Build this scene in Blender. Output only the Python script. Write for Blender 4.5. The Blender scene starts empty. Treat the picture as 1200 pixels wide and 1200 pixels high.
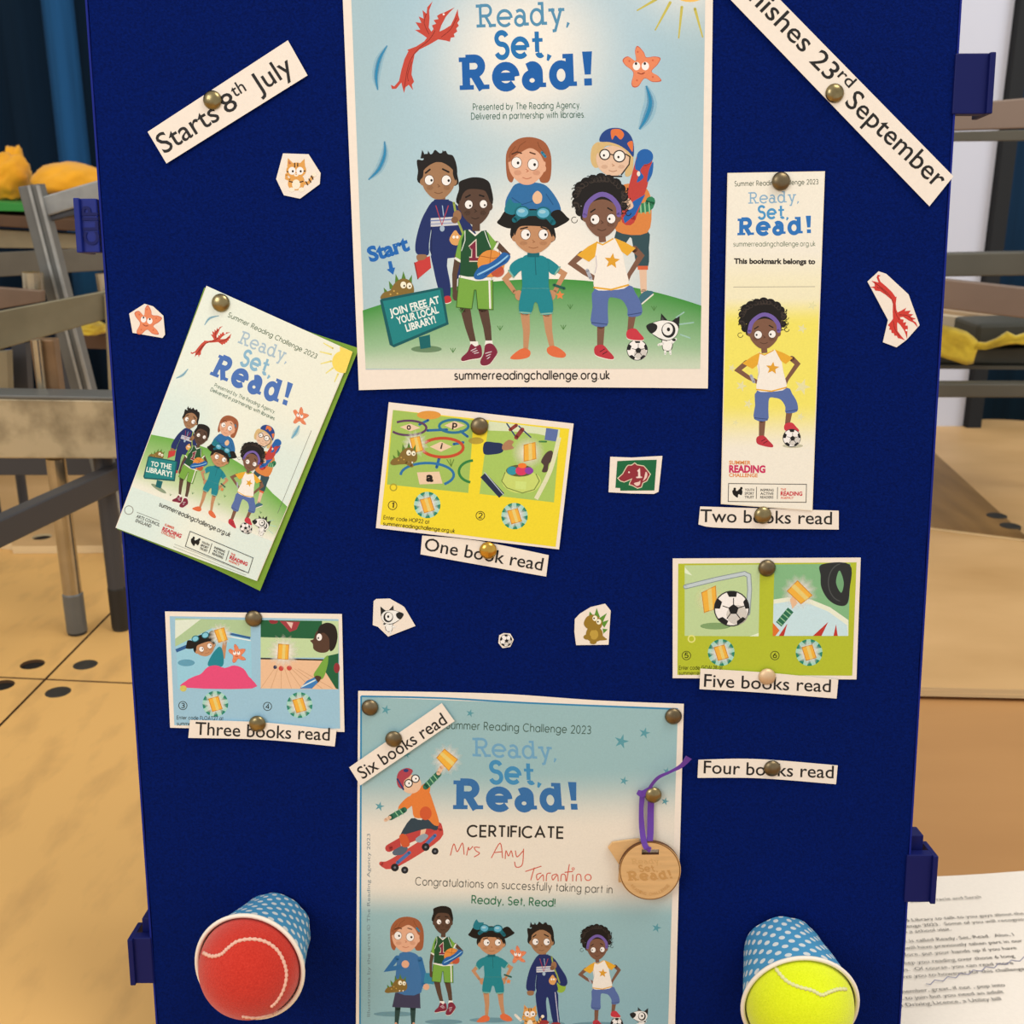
import bpy, bmesh, math, random
from mathutils import Vector, Matrix
from mathutils.geometry import tessellate_polygon
from mathutils import noise as mnoise
random.seed(7)
PI = math.pi
SC = bpy.context.scene
COL = SC.collection

# ------------------------------------------------------------------ camera, world, lights, exposure
H = 0.58                                   # lens height above the plywood deck (m)
F_PX = 1300.0                              # focal length for a 1200 px frame
PITCH = math.radians(17.2)
CAM = Vector((0, 0, H))
FWD = Vector((0, math.cos(PITCH), -math.sin(PITCH)))
UP = Vector((0, math.sin(PITCH), math.cos(PITCH)))
RIGHT = Vector((1, 0, 0))
cam = bpy.data.cameras.new('camera')
cam.sensor_width = 36; cam.lens = 36 * F_PX / 1200; cam.clip_start = 0.01
camo = bpy.data.objects.new('camera', cam); COL.objects.link(camo)
camo.location = CAM; camo.rotation_euler = (PI / 2 - PITCH, 0, 0)
SC.camera = camo
cam.dof.use_dof = True; cam.dof.focus_distance = 0.66; cam.dof.aperture_fstop = 18

world = bpy.data.worlds.new('world'); SC.world = world; world.use_nodes = True
world.node_tree.nodes['Background'].inputs[0].default_value = (1.0, 0.96, 0.92, 1)
world.node_tree.nodes['Background'].inputs[1].default_value = 0.75

def area(name, loc, target, size, power, color, sy=None):
    l = bpy.data.lights.new(name, 'AREA'); l.energy = power; l.color = color
    l.shape = 'RECTANGLE'; l.size = size; l.size_y = sy or size
    o = bpy.data.objects.new(name, l); COL.objects.link(o)
    o.location = loc
    o.rotation_euler = (Vector(target) - Vector(loc)).to_track_quat('-Z', 'Y').to_euler()
    return o
area('window_light', (-1.5, -1.0, 1.75), (0, .6, .3), 1.1, 21, (1.0, 0.96, 0.93))
area('ceiling_lamp', (0.9, 0.2, 2.4), (0.3, 1.3, 0), 0.9, 22, (1.0, 0.91, 0.77))
area('door_light', (2.2, 1.2, 1.6), (1.4, 2.6, 0.5), 0.9, 18, (0.90, 0.95, 1.0))

vs = SC.view_settings
vs.view_transform = 'Standard'; vs.look = 'None'; vs.gamma = 1; vs.use_curve_mapping = False
vs.exposure = 0.0
SC.cycles.transparent_max_bounces = 24
SC.cycles.max_bounces = 6

# ------------------------------------------------------------------ pixel -> place
def ray(x, y):
    return FWD + RIGHT * ((x - 600) / F_PX) - UP * ((y - 600) / F_PX)
def G(x, y, z=0.0):
    d = ray(x, y); return CAM + d * ((z - CAM.z) / d.z)
def D(x, y, Y):
    d = ray(x, y); return CAM + d * (Y / d.y)
V_ = (FWD + RIGHT * (35 / F_PX) - UP * (7350 / F_PX)).normalized()      # board, downwards
U_ = (RIGHT - V_ * RIGHT.dot(V_)).normalized()                          # board, to the right
N_ = U_.cross(V_).normalized()
if N_.dot(FWD) > 0: N_ = -N_
O_ = CAM + FWD * 0.682
def ST(x, y):
    d = ray(x, y); p = CAM + d * ((O_ - CAM).dot(N_) / d.dot(N_)) - O_
    return p.dot(U_), p.dot(V_)
def B3(s, t, z=0.0):
    return O_ + U_ * s + V_ * t + N_ * z

# ------------------------------------------------------------------ colour, materials
def lin1(v): return v / 12.92 if v <= .04045 else ((v + .055) / 1.055) ** 2.4
def rgb(h):
    if isinstance(h, (tuple, list)): return tuple(h)
    h = h.lstrip('#'); return tuple(lin1(int(h[i:i + 2], 16) / 255) for i in (0, 2, 4))
ILL = (0.95, 0.88, 0.80)          # colour cast of the room: inks are written as seen on the white sheet
def ink(h):
    c = rgb(h); return tuple(min(.9, c[i] / ILL[i] * 1.0) for i in range(3))
def mix(a, b, t):
    t = max(0, min(1, t)); return tuple(a[i] + (b[i] - a[i]) * t for i in range(3))
def sst(a, b, x):
    t = max(0, min(1, (x - a) / (b - a))); return t * t * (3 - 2 * t)

MATS = {}
def mat(name, color, rough=.6, metal=0, spec=.4, noise=None, bump=None, sheen=0, coat=0, dark=None, coord='Object', stretch=(1, 1, 1)):
    """noise=(scale, amount) mixes towards `dark`; bump=(scale, strength)"""
    if name in MATS: return MATS[name]
    m = bpy.data.materials.new(name); m.use_nodes = True; nt = m.node_tree; N = nt.nodes; L = nt.links
    b = N['Principled BSDF']; c = rgb(color)
    b.inputs['Base Color'].default_value = (*c, 1); b.inputs['Roughness'].default_value = rough
    b.inputs['Metallic'].default_value = metal; b.inputs['Specular IOR Level'].default_value = spec
    b.inputs['Sheen Weight'].default_value = sheen; b.inputs['Coat Weight'].default_value = coat
    tc = N.new('ShaderNodeTexCoord'); mp = N.new('ShaderNodeMapping'); mp.inputs['Scale'].default_value = stretch
    L.new(tc.outputs[coord], mp.inputs['Vector'])
    if noise:
        n = N.new('ShaderNodeTexNoise'); n.inputs['Scale'].default_value = noise[0]; n.inputs['Detail'].default_value = 6
        L.new(mp.outputs[0], n.inputs['Vector'])
        r = N.new('ShaderNodeValToRGB'); r.color_ramp.elements[0].position = noise[2] if len(noise) > 2 else .35
        r.color_ramp.elements[1].position = noise[3] if len(noise) > 3 else .65
        d = rgb(dark) if dark else tuple(v * (1 - noise[1]) for v in c)
        r.color_ramp.elements[0].color = (*d, 1); r.color_ramp.elements[1].color = (*c, 1)
        L.new(n.outputs[0], r.inputs[0]); L.new(r.outputs[0], b.inputs['Base Color'])
    if bump:
        n = N.new('ShaderNodeTexNoise'); n.inputs['Scale'].default_value = bump[0]; n.inputs['Detail'].default_value = 4
        L.new(mp.outputs[0], n.inputs['Vector'])
        bp = N.new('ShaderNodeBump'); bp.inputs['Strength'].default_value = bump[1]; bp.inputs['Distance'].default_value = .001
        L.new(n.outputs[0], bp.inputs['Height']); L.new(bp.outputs[0], b.inputs['Normal'])
    MATS[name] = m; return m

def print_material():
    m = bpy.data.materials.new('printed_ink'); m.use_nodes = True; nt = m.node_tree; N = nt.nodes; L = nt.links
    b = N['Principled BSDF']; b.inputs['Roughness'].default_value = .55; b.inputs['Specular IOR Level'].default_value = .25
    a = N.new('ShaderNodeAttribute'); a.attribute_name = 'Col'; a.attribute_type = 'GEOMETRY'
    tc = N.new('ShaderNodeTexCoord'); n = N.new('ShaderNodeTexNoise'); n.inputs['Scale'].default_value = 900
    L.new(tc.outputs['Object'], n.inputs['Vector'])
    mr = N.new('ShaderNodeMapRange'); mr.inputs['To Min'].default_value = .93; mr.inputs['To Max'].default_value = 1.07
    L.new(n.outputs[0], mr.inputs['Value'])
    mx = N.new('ShaderNodeVectorMath'); mx.operation = 'SCALE'
    L.new(a.outputs['Color'], mx.inputs[0]); L.new(mr.outputs[0], mx.inputs['Scale'])
    L.new(mx.outputs[0], b.inputs['Base Color']); L.new(a.outputs['Alpha'], b.inputs['Alpha'])
    return m
INK = print_material()
PAPER = mat('white_paper', '#f0e8dd', .6, spec=.25, noise=(400, .03))

# ------------------------------------------------------------------ object helpers
def tag(o, label=None, cat=None, group=None, kind=None):
    if label: o['label'] = label
    if cat: o['category'] = cat
    if group: o['group'] = group
    if kind: o['kind'] = kind
    return o
def empty(name, loc, label, cat, group=None):
    o = bpy.data.objects.new(name, None); o.location = loc; COL.objects.link(o)
    o.empty_display_size = .01
    return tag(o, label, cat, group)
def keep_parent(o, p):
    o.parent = p
    if p is not None: o.matrix_parent_inverse = Matrix.Translation(-p.location)
def obj(name, verts, faces, m, parent=None, smooth=False, colors=None, mats=None, fmat=None):
    me = bpy.data.meshes.new(name); me.from_pydata([tuple(v) for v in verts], [], faces)
    if mats:
        for x in mats: me.materials.append(x)
        if fmat: me.polygons.foreach_set('material_index', fmat)
    else: me.materials.append(m)
    if colors is not None:
        ca = me.color_attributes.new('Col', 'FLOAT_COLOR', 'POINT')
        ca.data.foreach_set('color', [c for v in colors for c in v])
    if smooth: me.polygons.foreach_set('use_smooth', [True] * len(me.polygons))
    me.update()
    o = bpy.data.objects.new(name, me); COL.objects.link(o); keep_parent(o, parent)
    return o
class MB:
    def __init__(s): s.v = []; s.f = []
    def add(s, v, f):
        k = len(s.v); s.v += [Vector(x) for x in v]; s.f += [tuple(i + k for i in q) for q in f]; return s
    def hexa(s, c):            # 8 corners: bottom 4 (ccw), top 4
        return s.add(c, [(3, 2, 1, 0), (4, 5, 6, 7), (0, 1, 5, 4), (1, 2, 6, 5), (2, 3, 7, 6), (3, 0, 4, 7)])
    def box(s, lo, hi):
        (a, b, c), (d, e, f) = lo, hi
        return s.hexa([(a, b, c), (d, b, c), (d, e, c), (a, e, c), (a, b, f), (d, b, f), (d, e, f), (a, e, f)])
    def beam(s, p, q, w, h, up=Vector((0, 0, 1))):      # box bar from p to q
        p, q = Vector(p), Vector(q); a = (q - p).normalized(); x = a.cross(up).normalized(); y = x.cross(a).normalized()
        c = [p - x * w / 2 - y * h / 2, p + x * w / 2 - y * h / 2, p + x * w / 2 + y * h / 2, p - x * w / 2 + y * h / 2]
        return s.hexa(c + [v + (q - p) for v in c])
    def tube(s, path, rad, n=16, cap=True):
        path = [Vector(p) for p in path]; rr = rad if isinstance(rad, (list, tuple)) else [rad] * len(path)
        k0 = len(s.v); ref = None
        for i, p in enumerate(path):
            a = (path[min(i + 1, len(path) - 1)] - path[max(i - 1, 0)]).normalized()
            if ref is None:
                ref = a.orthogonal().normalized()
            x = (ref - a * ref.dot(a)).normalized(); ref = x; y = a.cross(x)
            for j in range(n):
                t = 2 * PI * j / n; s.v.append(p + (x * math.cos(t) + y * math.sin(t)) * rr[i])
        for i in range(len(path) - 1):
            for j in range(n):
                a0 = k0 + i * n + j; a1 = k0 + i * n + (j + 1) % n
                s.f.append((a0, a1, a1 + n, a0 + n))
        if cap:
            s.f.append(tuple(k0 + j for j in range(n))[::-1]); e = k0 + (len(path) - 1) * n
            s.f.append(tuple(e + j for j in range(n)))
        return s
    def build(s, name, m, parent=None, smooth=False, bevel=0):
        o = obj(name, s.v, s.f, m, parent, smooth)
        if bevel:
            b = o.modifiers.new('bevel', 'BEVEL'); b.width = bevel; b.segments = 2; b.limit_method = 'ANGLE'
        if smooth or bevel:
            bm = bmesh.new(); bm.from_mesh(o.data); bmesh.ops.recalc_face_normals(bm, faces=bm.faces); bm.to_mesh(o.data); bm.free()
        return o

# ------------------------------------------------------------------ curves in page space
def crom(p, n=6, closed=True):
    out = []; m = len(p); rng = range(m if closed else m - 1)
    for i in rng:
        g = (lambda k: p[k % m]) if closed else (lambda k: p[max(0, min(m - 1, k))])
        a, b, c, d = g(i - 1), g(i), g(i + 1), g(i + 2)
        for j in range(n):
            t = j / n; t2 = t * t; t3 = t2 * t
            out.append(tuple(.5 * (2 * b[q] + (c[q] - a[q]) * t + (2 * a[q] - 5 * b[q] + 4 * c[q] - d[q]) * t2 + (3 * b[q] - a[q] - 3 * c[q] + d[q]) * t3) for q in (0, 1)))
    if not closed: out.append(tuple(p[-1][:2]))
    return out
def arc(cx, cy, rx, ry, a0, a1, n=None):
    n = n or max(3, int(abs(a1 - a0) / 14))
    return [(cx + rx * math.cos(math.radians(a0 + (a1 - a0) * i / n)), cy + ry * math.sin(math.radians(a0 + (a1 - a0) * i / n))) for i in range(n + 1)]
def homog(src, dst):
    """projective map taking 4 points to 4 points"""
    A = []
    for (x, y), (u, v) in zip(src, dst):
        A.append([x, y, 1, 0, 0, 0, -u * x, -u * y, u]); A.append([0, 0, 0, x, y, 1, -v * x, -v * y, v])
    n = 8
    for i in range(n):
        p = max(range(i, n), key=lambda r: abs(A[r][i])); A[i], A[p] = A[p], A[i]
        for r in range(n):
            if r != i:
                k = A[r][i] / A[i][i]
                if k:
                    for c in range(i, 9): A[r][c] -= k * A[i][c]
    h = [A[i][8] / A[i][i] for i in range(8)] + [1]
    def f(x, y):
        w = h[6] * x + h[7] * y + 1
        return ((h[0] * x + h[1] * y + h[2]) / w, (h[3] * x + h[4] * y + h[5]) / w)
    return f
def sim(src0, dst0, k, rot=0, kx=None, flip=False):
    c, s = math.cos(math.radians(rot)), math.sin(math.radians(rot)); kx = kx or k
    def f(x, y):
        dx, dy = (x - src0[0]) * kx * (-1 if flip else 1), (y - src0[1]) * k
        return dst0[0] + dx * c - dy * s, dst0[1] + dx * s + dy * c
    return f

FONT_CACHE = {}
def font_mesh(txt, bold=0.0, shear=0.0, space=1.0):
    key = (txt, bold, shear, space)
    if key in FONT_CACHE: return FONT_CACHE[key]
    c = bpy.data.curves.new('t', 'FONT'); c.body = txt; c.size = 1; c.offset = bold; c.shear = shear; c.space_character = space
    c.resolution_u = 3
    o = bpy.data.objects.new('t', c); COL.objects.link(o)
    dg = bpy.context.evaluated_depsgraph_get(); dg.update()
    me = bpy.data.meshes.new_from_object(o.evaluated_get(dg))
    vs_ = [(v.co.x, v.co.y) for v in me.vertices]; fs = [tuple(p.vertices) for p in me.polygons]
    bpy.data.objects.remove(o); bpy.data.curves.remove(c); bpy.data.meshes.remove(me)
    x0 = min(v[0] for v in vs_); x1 = max(v[0] for v in vs_)
    vs_ = [(x - x0, y) for x, y in vs_]
    FONT_CACHE[key] = (vs_, fs, x1 - x0); return FONT_CACHE[key]

# geometric round skeleton letters (cap .72, x-height .5): (strokes, advance)
def _geo():
    g = {}
    o = lambda x=.0: arc(.25 + x, .25, .25, .25, 0, 360)
    g['a'] = ([o(), [(.5, .5), (.5, 0)]], .5); g['b'] = ([o(), [(0, .75), (0, 0)]], .5); g['c'] = ([arc(.25, .25, .25, .25, 45, 315)], .44)
    g['d'] = ([o(), [(.5, .75), (.5, 0)]], .5); g['e'] = ([[(.01, .25)] + arc(.25, .25, .25, .25, 0, 320)], .5)
    g['f'] = ([arc(.2, .62, .12, .12, 60, 180) + [(.08, 0)], [(0, .48), (.22, .48)]], .2)
    g['g'] = ([o(), [(.5, .5)] + [(.5, 0)] + arc(.25, 0, .25, .22, 0, -150)], .5)
    g['h'] = ([[(0, .75), (0, 0)], arc(.2, .28, .2, .22, 180, 0) + [(.4, 0)]], .4); g['i'] = ([[(0, .5), (0, 0)], [(0, .66), (0, .72)]], 0)
    g['j'] = ([[(.05, .5), (.05, -.2)]], .05); g['k'] = ([[(0, .75), (0, 0)], [(.3, .5), (.02, .24), (.34, 0)]], .34); g['l'] = ([[(0, .75), (0, 0)]], 0)
    g['m'] = ([[(0, .5), (0, 0)], arc(.17, .31, .17, .19, 180, 0) + [(.34, 0)], arc(.51, .31, .17, .19, 180, 0) + [(.68, 0)]], .68)
    g['n'] = ([[(0, .5), (0, 0)], arc(.2, .28, .2, .22, 180, 0) + [(.4, 0)]], .4); g['o'] = ([o()], .5)
    g['p'] = ([o(), [(0, .5), (0, -.22)]], .5); g['q'] = ([o(), [(.5, .5), (.5, -.22)]], .5); g['r'] = ([[(0, .5), (0, 0)], arc(.17, .33, .17, .16, 180, 70)], .2)
    g['s'] = ([arc(.15, .37, .13, .12, 40, 270) + arc(.15, .13, .15, .13, 90, -150)], .3); g['t'] = ([[(.1, .68), (.1, 0)], [(0, .48), (.22, .48)]], .2)
    g['u'] = ([[(0, .5)] + arc(.2, .21, .2, .21, 180, 360) + [(.4, .5)], [(.4, .5), (.4, 0)]], .4); g['v'] = ([[(0, .5), (.2, 0), (.4, .5)]], .4)
    g['w'] = ([[(0, .5), (.16, 0), (.32, .48), (.48, 0), (.64, .5)]], .64); g['x'] = ([[(0, .5), (.36, 0)], [(.36, .5), (0, 0)]], .36)
    g['y'] = ([[(0, .5), (.2, .02)], [(.4, .5), (.12, -.22)]], .4); g['z'] = ([[(0, .5), (.34, .5), (0, 0), (.36, 0)]], .36)
    g['A'] = ([[(0, 0), (.31, .72), (.62, 0)], [(.11, .24), (.51, .24)]], .62); g['C'] = ([arc(.36, .36, .36, .36, 45, 315)], .64)
    g['B'] = ([[(0, 0), (0, .72), (.2, .72)] + arc(.22, .55, .17, .17, 90, -90) + [(0, .38)], [(.2, .38)] + arc(.22, .19, .2, .19, 90, -90) + [(0, 0)]], .42)
    g['D'] = ([[(0, 0), (0, .72), (.2, .72)] + arc(.2, .36, .36, .36, 90, -90) + [(0, 0)]], .56); g['E'] = ([[(.4, .72), (0, .72), (0, 0), (.4, 0)], [(0, .38), (.37, .38)]], .4)
    g['F'] = ([[(.38, .72), (0, .72), (0, 0)], [(0, .38), (.34, .38)]], .36); g['G'] = ([arc(.36, .36, .36, .36, 45, 345) + [(.7, .36), (.4, .36)]], .72)
    g['H'] = ([[(0, 0), (0, .72)], [(.5, 0), (.5, .72)], [(0, .38), (.5, .38)]], .5); g['I'] = ([[(0, 0), (0, .72)]], 0)
    g['J'] = ([[(.3, .72), (.3, .16)] + arc(.15, .16, .15, .16, 0, -170)], .3); g['L'] = ([[(0, .72), (0, 0), (.34, 0)]], .34)
    g['M'] = ([[(0, 0), (.08, .72), (.37, .1), (.66, .72), (.74, 0)]], .74); g['N'] = ([[(0, 0), (0, .72), (.5, 0), (.5, .72)]], .5)
    g['O'] = ([arc(.36, .36, .36, .36, 0, 360)], .72); g['P'] = ([[(0, 0), (0, .72), (.2, .72)] + arc(.2, .52, .2, .2, 90, -90) + [(0, .32)]], .4)
    g['R'] = ([[(0, 0), (0, .72), (.2, .72)] + arc(.2, .53, .19, .19, 90, -90) + [(0, .34)], [(.18, .34), (.42, 0)]], .42)
    g['S'] = ([arc(.2, .54, .18, .18, 40, 270) + arc(.2, .18, .2, .18, 90, -150)], .4); g['T'] = ([[(0, .72), (.44, .72)], [(.22, .72), (.22, 0)]], .44)
    g['U'] = ([[(0, .72)] + arc(.23, .23, .23, .23, 180, 360) + [(.46, .72)]], .46); g['V'] = ([[(0, .72), (.28, 0), (.56, .72)]], .56)
    g['W'] = ([[(0, .72), (.2, 0), (.42, .7), (.64, 0), (.84, .72)]], .84); g['Y'] = ([[(0, .72), (.25, .36), (.5, .72)], [(.25, .36), (.25, 0)]], .5)
    g['0'] = ([arc(.22, .36, .22, .36, 0, 360)], .44); g['1'] = ([[(0, .6), (.14, .72), (.14, 0)]], .16); g['2'] = ([arc(.21, .51, .2, .2, 165, -35) + [(.02, 0), (.42, 0)]], .42)
    g['3'] = ([arc(.19, .53, .18, .18, 150, -90) + arc(.19, .18, .2, .18, 90, -150)], .4); g['4'] = ([[(.32, 0), (.32, .72), (0, .2), (.42, .2)]], .42)
    g['5'] = ([[(.38, .72), (.1, .72), (.05, .4)] + arc(.19, .23, .21, .22, 110, -150)], .4); g['6'] = ([[(.3, .72), (.05, .33)] + arc(.22, .22, .22, .22, 150, 510)], .44)
    g['7'] = ([[(0, .72), (.4, .72), (.1, 0)]], .4); g['8'] = ([arc(.2, .54, .17, .17, 0, 360), arc(.2, .19, .2, .19, 0, 360)], .4)
    g['.'] = ([[(0, 0), (0, .05)]], .02); g[','] = ([[(.03, .05), (0, -.1)]], .03); g['!'] = ([[(0, .72), (0, .2)], [(0, 0), (0, .05)]], 0); g['-'] = ([[(0, .25), (.2, .25)]], .2)
    g["'"] = ([[(0, .75), (0, .6)]], 0)
    return g
GEO = _geo()
def _slab():                                  # skeletons for the slab title: strokes + serif bars (x0,x1,y)
    s = {}
    s['R'] = ([[(.2, 0), (.2, 1)], [(.2, .95), (.5, .95)] + arc(.5, .72, .23, .23, 90, -90) + [(.2, .49)], [(.45, .49), (.74, 0)]], [(0, .42, 0), (0, .3, 1), (.62, .95, 0)], .98)
    s['e'] = ([[(.04, .36), (.66, .36)], arc(.36, .36, .34, .33, 0, 318)], [], .76)
    s['a'] = ([arc(.28, .22, .22, .2, 0, 360), [(.12, .62)] + arc(.3, .46, .22, .22, 100, 0) + [(.52, .1)]], [(.5, .72, 0)], .74)
    s['d'] = ([arc(.32, .35, .28, .33, 0, 360), [(.62, 1), (.62, 0)]], [(.42, .64, 1), (.62, .82, 0)], .86)
    s['y'] = ([[(.14, .7), (.38, .06)], [(.64, .7), (.3, -.26), (.16, -.28)]], [(0, .28, .7), (.5, .78, .7)], .78)
    s[','] = ([[(.12, .06), (.02, -.16)]], [], .2)
    s['S'] = ([arc(.3, .73, .24, .22, 20, 270) + arc(.3, .26, .26, .25, 90, -160)], [], .66)
    s['t'] = ([[(.26, .95), (.26, .18)] + arc(.4, .18, .14, .14, 180, 320)], [(.06, .5, .7)], .58)
    s['r'] = ([[(.16, .68), (.16, 0)], arc(.36, .45, .2, .22, 180, 50)], [(0, .34, 0), (0, .2, .68)], .56)
    s['!'] = ([[(.16, 1.05), (.16, .34)], [(.16, .0), (.16, .22)]], [], .36)
    return s
SLAB = _slab()

class Page:
    """flat print on a sheet: shapes are laid down in order; coordinates are those of the page"""
    dz = 9e-6
    def __init__(s, lift, T=None, base=0.00006):
        s.lift = lift; s.T = T or (lambda x, y: (x, y)); s.base = base; s.used = []; s.reset()
    def reset(s): s.v = []; s.f = []; s.c = []
    def tri(s, pts, faces, cols, local=None, zo=None):
        k = len(s.v); Q = [s.T(*(local(*p) if local else p)) for p in pts]
        x0 = min(q[0] for q in Q); x1 = max(q[0] for q in Q); y0 = min(q[1] for q in Q); y1 = max(q[1] for q in Q)
        lv = 1 + max((u[4] for u in s.used if u[0] < x1 and u[1] > x0 and u[2] < y1 and u[3] > y0), default=0)
        s.used.append((x0, x1, y0, y1, lv)); z = s.base + lv * s.dz
        for i_, (x, y) in enumerate(Q):
            a, b = ST(x, y); s.v.append(B3(a, b, s.lift(a, b) + z + (zo[i_] if zo else 0)))
        s.f += [tuple(i + k for i in f) for f in faces]; s.c += cols
    def col(s, c, pts, a):
        if callable(c): return [(*c(*p), a) for p in pts]
        c = ink(c) if isinstance(c, str) else c
        return [(*c, a)] * len(pts)
    def poly(s, pts, c, a=1.0, sm=0, local=None):
        if sm: pts = crom(pts, sm)
        fs = [tuple(f) for f in tessellate_polygon([[Vector((p[0], p[1], 0)) for p in pts]])]
        s.tri(pts, fs, s.col(c, pts, a), local); return s
    def blob(s, pts, c, a=1.0): return s.poly(pts, c, a, 5)
    def ell(s, cx, cy, rx, ry=None, c='#000000', a=1.0, rot=0, n=20):
        ry = ry or rx; co, si = math.cos(math.radians(rot)), math.sin(math.radians(rot))
        pts = [(cx + rx * math.cos(t) * co - ry * math.sin(t) * si, cy + rx * math.cos(t) * si + ry * math.sin(t) * co) for t in [2 * PI * i / n for i in range(n)]]
        s.tri(pts + [(cx, cy)], [(i, (i + 1) % n, n) for i in range(n)], s.col(c, pts + [(cx, cy)], a)); return s
    def glow(s, cx, cy, r, c, a=1.0, ry=None, n=24, core=.25, spikes=0):
        ry = ry or r; pts = [(cx, cy)]; cols = []; cc = ink(c) if isinstance(c, str) else c
        cols.append((*cc, a))
        for q, al in ((core, a), ((1 + core) / 2, a * .5), (1, 0)):
            for i in range(n):
                k = q * (1 + (spikes * (.5 if i % 2 else -.3)) * (q > core))
                pts.append((cx + r * k * math.cos(2 * PI * i / n), cy + ry * k * math.sin(2 * PI * i / n))); cols.append((*cc, al))
        fs = [(0, 1 + i, 1 + (i + 1) % n) for i in range(n)]
        for w in (0, 1):
            for i in range(n):
                a0 = 1 + w * n + i; a1 = 1 + w * n + (i + 1) % n; fs.append((a0, a1, a1 + n, a0 + n))
        s.tri(pts, fs, cols); return s
    def _stroke(s, pts, w, cap=False):
        m = len(pts); ww = w if isinstance(w, (list, tuple)) else [w] * m
        if len(ww) != m: ww = [ww[0] + (ww[-1] - ww[0]) * i / (m - 1) for i in range(m)]
        v = []; f = []
        closed = m > 3 and abs(pts[0][0] - pts[-1][0]) + abs(pts[0][1] - pts[-1][1]) < 1e-6
        for i, p in enumerate(pts):
            a = pts[i - 1] if i > 0 else (pts[m - 2] if closed else p); b = pts[i + 1] if i < m - 1 else (pts[1] if closed else p)
            def unit(u, q):
                dx, dy = q[0] - u[0], q[1] - u[1]; l = math.hypot(dx, dy) or 1e-9; return dx / l, dy / l
            d1 = unit(a, p) if a != p else unit(p, b); d2 = unit(p, b) if b != p else d1
            tx, ty = d1[0] + d2[0], d1[1] + d2[1]; l = math.hypot(tx, ty)
            if l < .2: tx, ty = d1; l = 1
            tx /= l; ty /= l; k = 1 / max(.45, tx * d1[0] + ty * d1[1])
            h = ww[i] / 2 * k; v += [(p[0] - ty * h, p[1] + tx * h), (p[0] + ty * h, p[1] - tx * h)]
            if i: q = 2 * i; f.append((q - 2, q - 1, q + 1, q))
        if cap:
            for e in (0, m - 1):
                c0 = len(v); r = ww[e] / 2; v.append(pts[e]); n = 10
                for j in range(n): v.append((pts[e][0] + r * math.cos(2 * PI * j / n), pts[e][1] + r * math.sin(2 * PI * j / n)))
                f += [(c0, c0 + 1 + j, c0 + 1 + (j + 1) % n) for j in range(n)]
        return v, f
    def line(s, pts, w, c, a=1.0, sm=0, cap=True, local=None):
        if sm:
            if isinstance(w, (list, tuple)) and len(w) == len(pts):
                ws = crom([(x, 0) for x in w], sm, False); w = [q[0] for q in ws]
            pts = crom(pts, sm, False)
        v, f = s._stroke(pts, w, cap); s.tri(v, f, s.col(c, v, a), local); return s
    def grid(s, quad, fn, nx=40, ny=40, a=1.0):
        h = homog([(0, 0), (1, 0), (1, 1), (0, 1)], quad); pts = []; cols = []
        for j in range(ny + 1):
            for i in range(nx + 1):
                p = h(i / nx, j / ny); pts.append(p); q = fn(*p); cols.append((*q[:3], q[3] if len(q) > 3 else a))
        w = nx + 1
        s.tri(pts, [(j * w + i, j * w + i + 1, (j + 1) * w + i + 1, (j + 1) * w + i) for j in range(ny) for i in range(nx)], cols); return s
    def quad(s, q, c, a=1.0): return s.poly(q, c, a)
    def star(s, cx, cy, R, r, c, a=1.0, rot=-90, n=5):
        return s.poly([(cx + (R if i % 2 == 0 else r) * math.cos(math.radians(rot + i * 180 / n)), cy + (R if i % 2 == 0 else r) * math.sin(math.radians(rot + i * 180 / n))) for i in range(2 * n)], c, a)
    @staticmethod
    def place(x, y, x1, y1, W, hgt):
        """maps text space (0..W right, up) so the baseline runs from (x,y) to (x1,y1), 1 unit of height = hgt px"""
        L = math.hypot(x1 - x, y1 - y); dx, dy = (x1 - x) / L, (y1 - y) / L; kx = L / W
        return lambda u, v: (x + u * kx * dx + v * hgt * dy, y + u * kx * dy - v * hgt * dx)
    def text(s, txt, p0, p1, hgt, c, bold=0.0, shear=0, a=1.0, space=1.0):
        v, f, W = font_mesh(txt, bold, shear, space)
        s.tri(v, f, s.col(c, v, a), s.place(*p0, *p1, W, hgt)); return s
    def geo(s, txt, p0, p1, hgt, c, w=.08, a=1.0):
        x = 0; V = []; Fs = []; Z = []
        for ch in txt:
            if ch == ' ': x += .34; continue
            st, adv = GEO[ch]
            for q in st:
                v, f = s._stroke([(px + x, py) for px, py in q], w, False); k = len(V); V += v; Z += [(len(Z) % 7) * 5e-7] * len(v); Fs += [tuple(i + k for i in t) for t in f]
            x += adv + .19
        s.tri(V, Fs, s.col(c, V, a), s.place(*p0, *p1, x - .19, hgt), Z); return s
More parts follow.
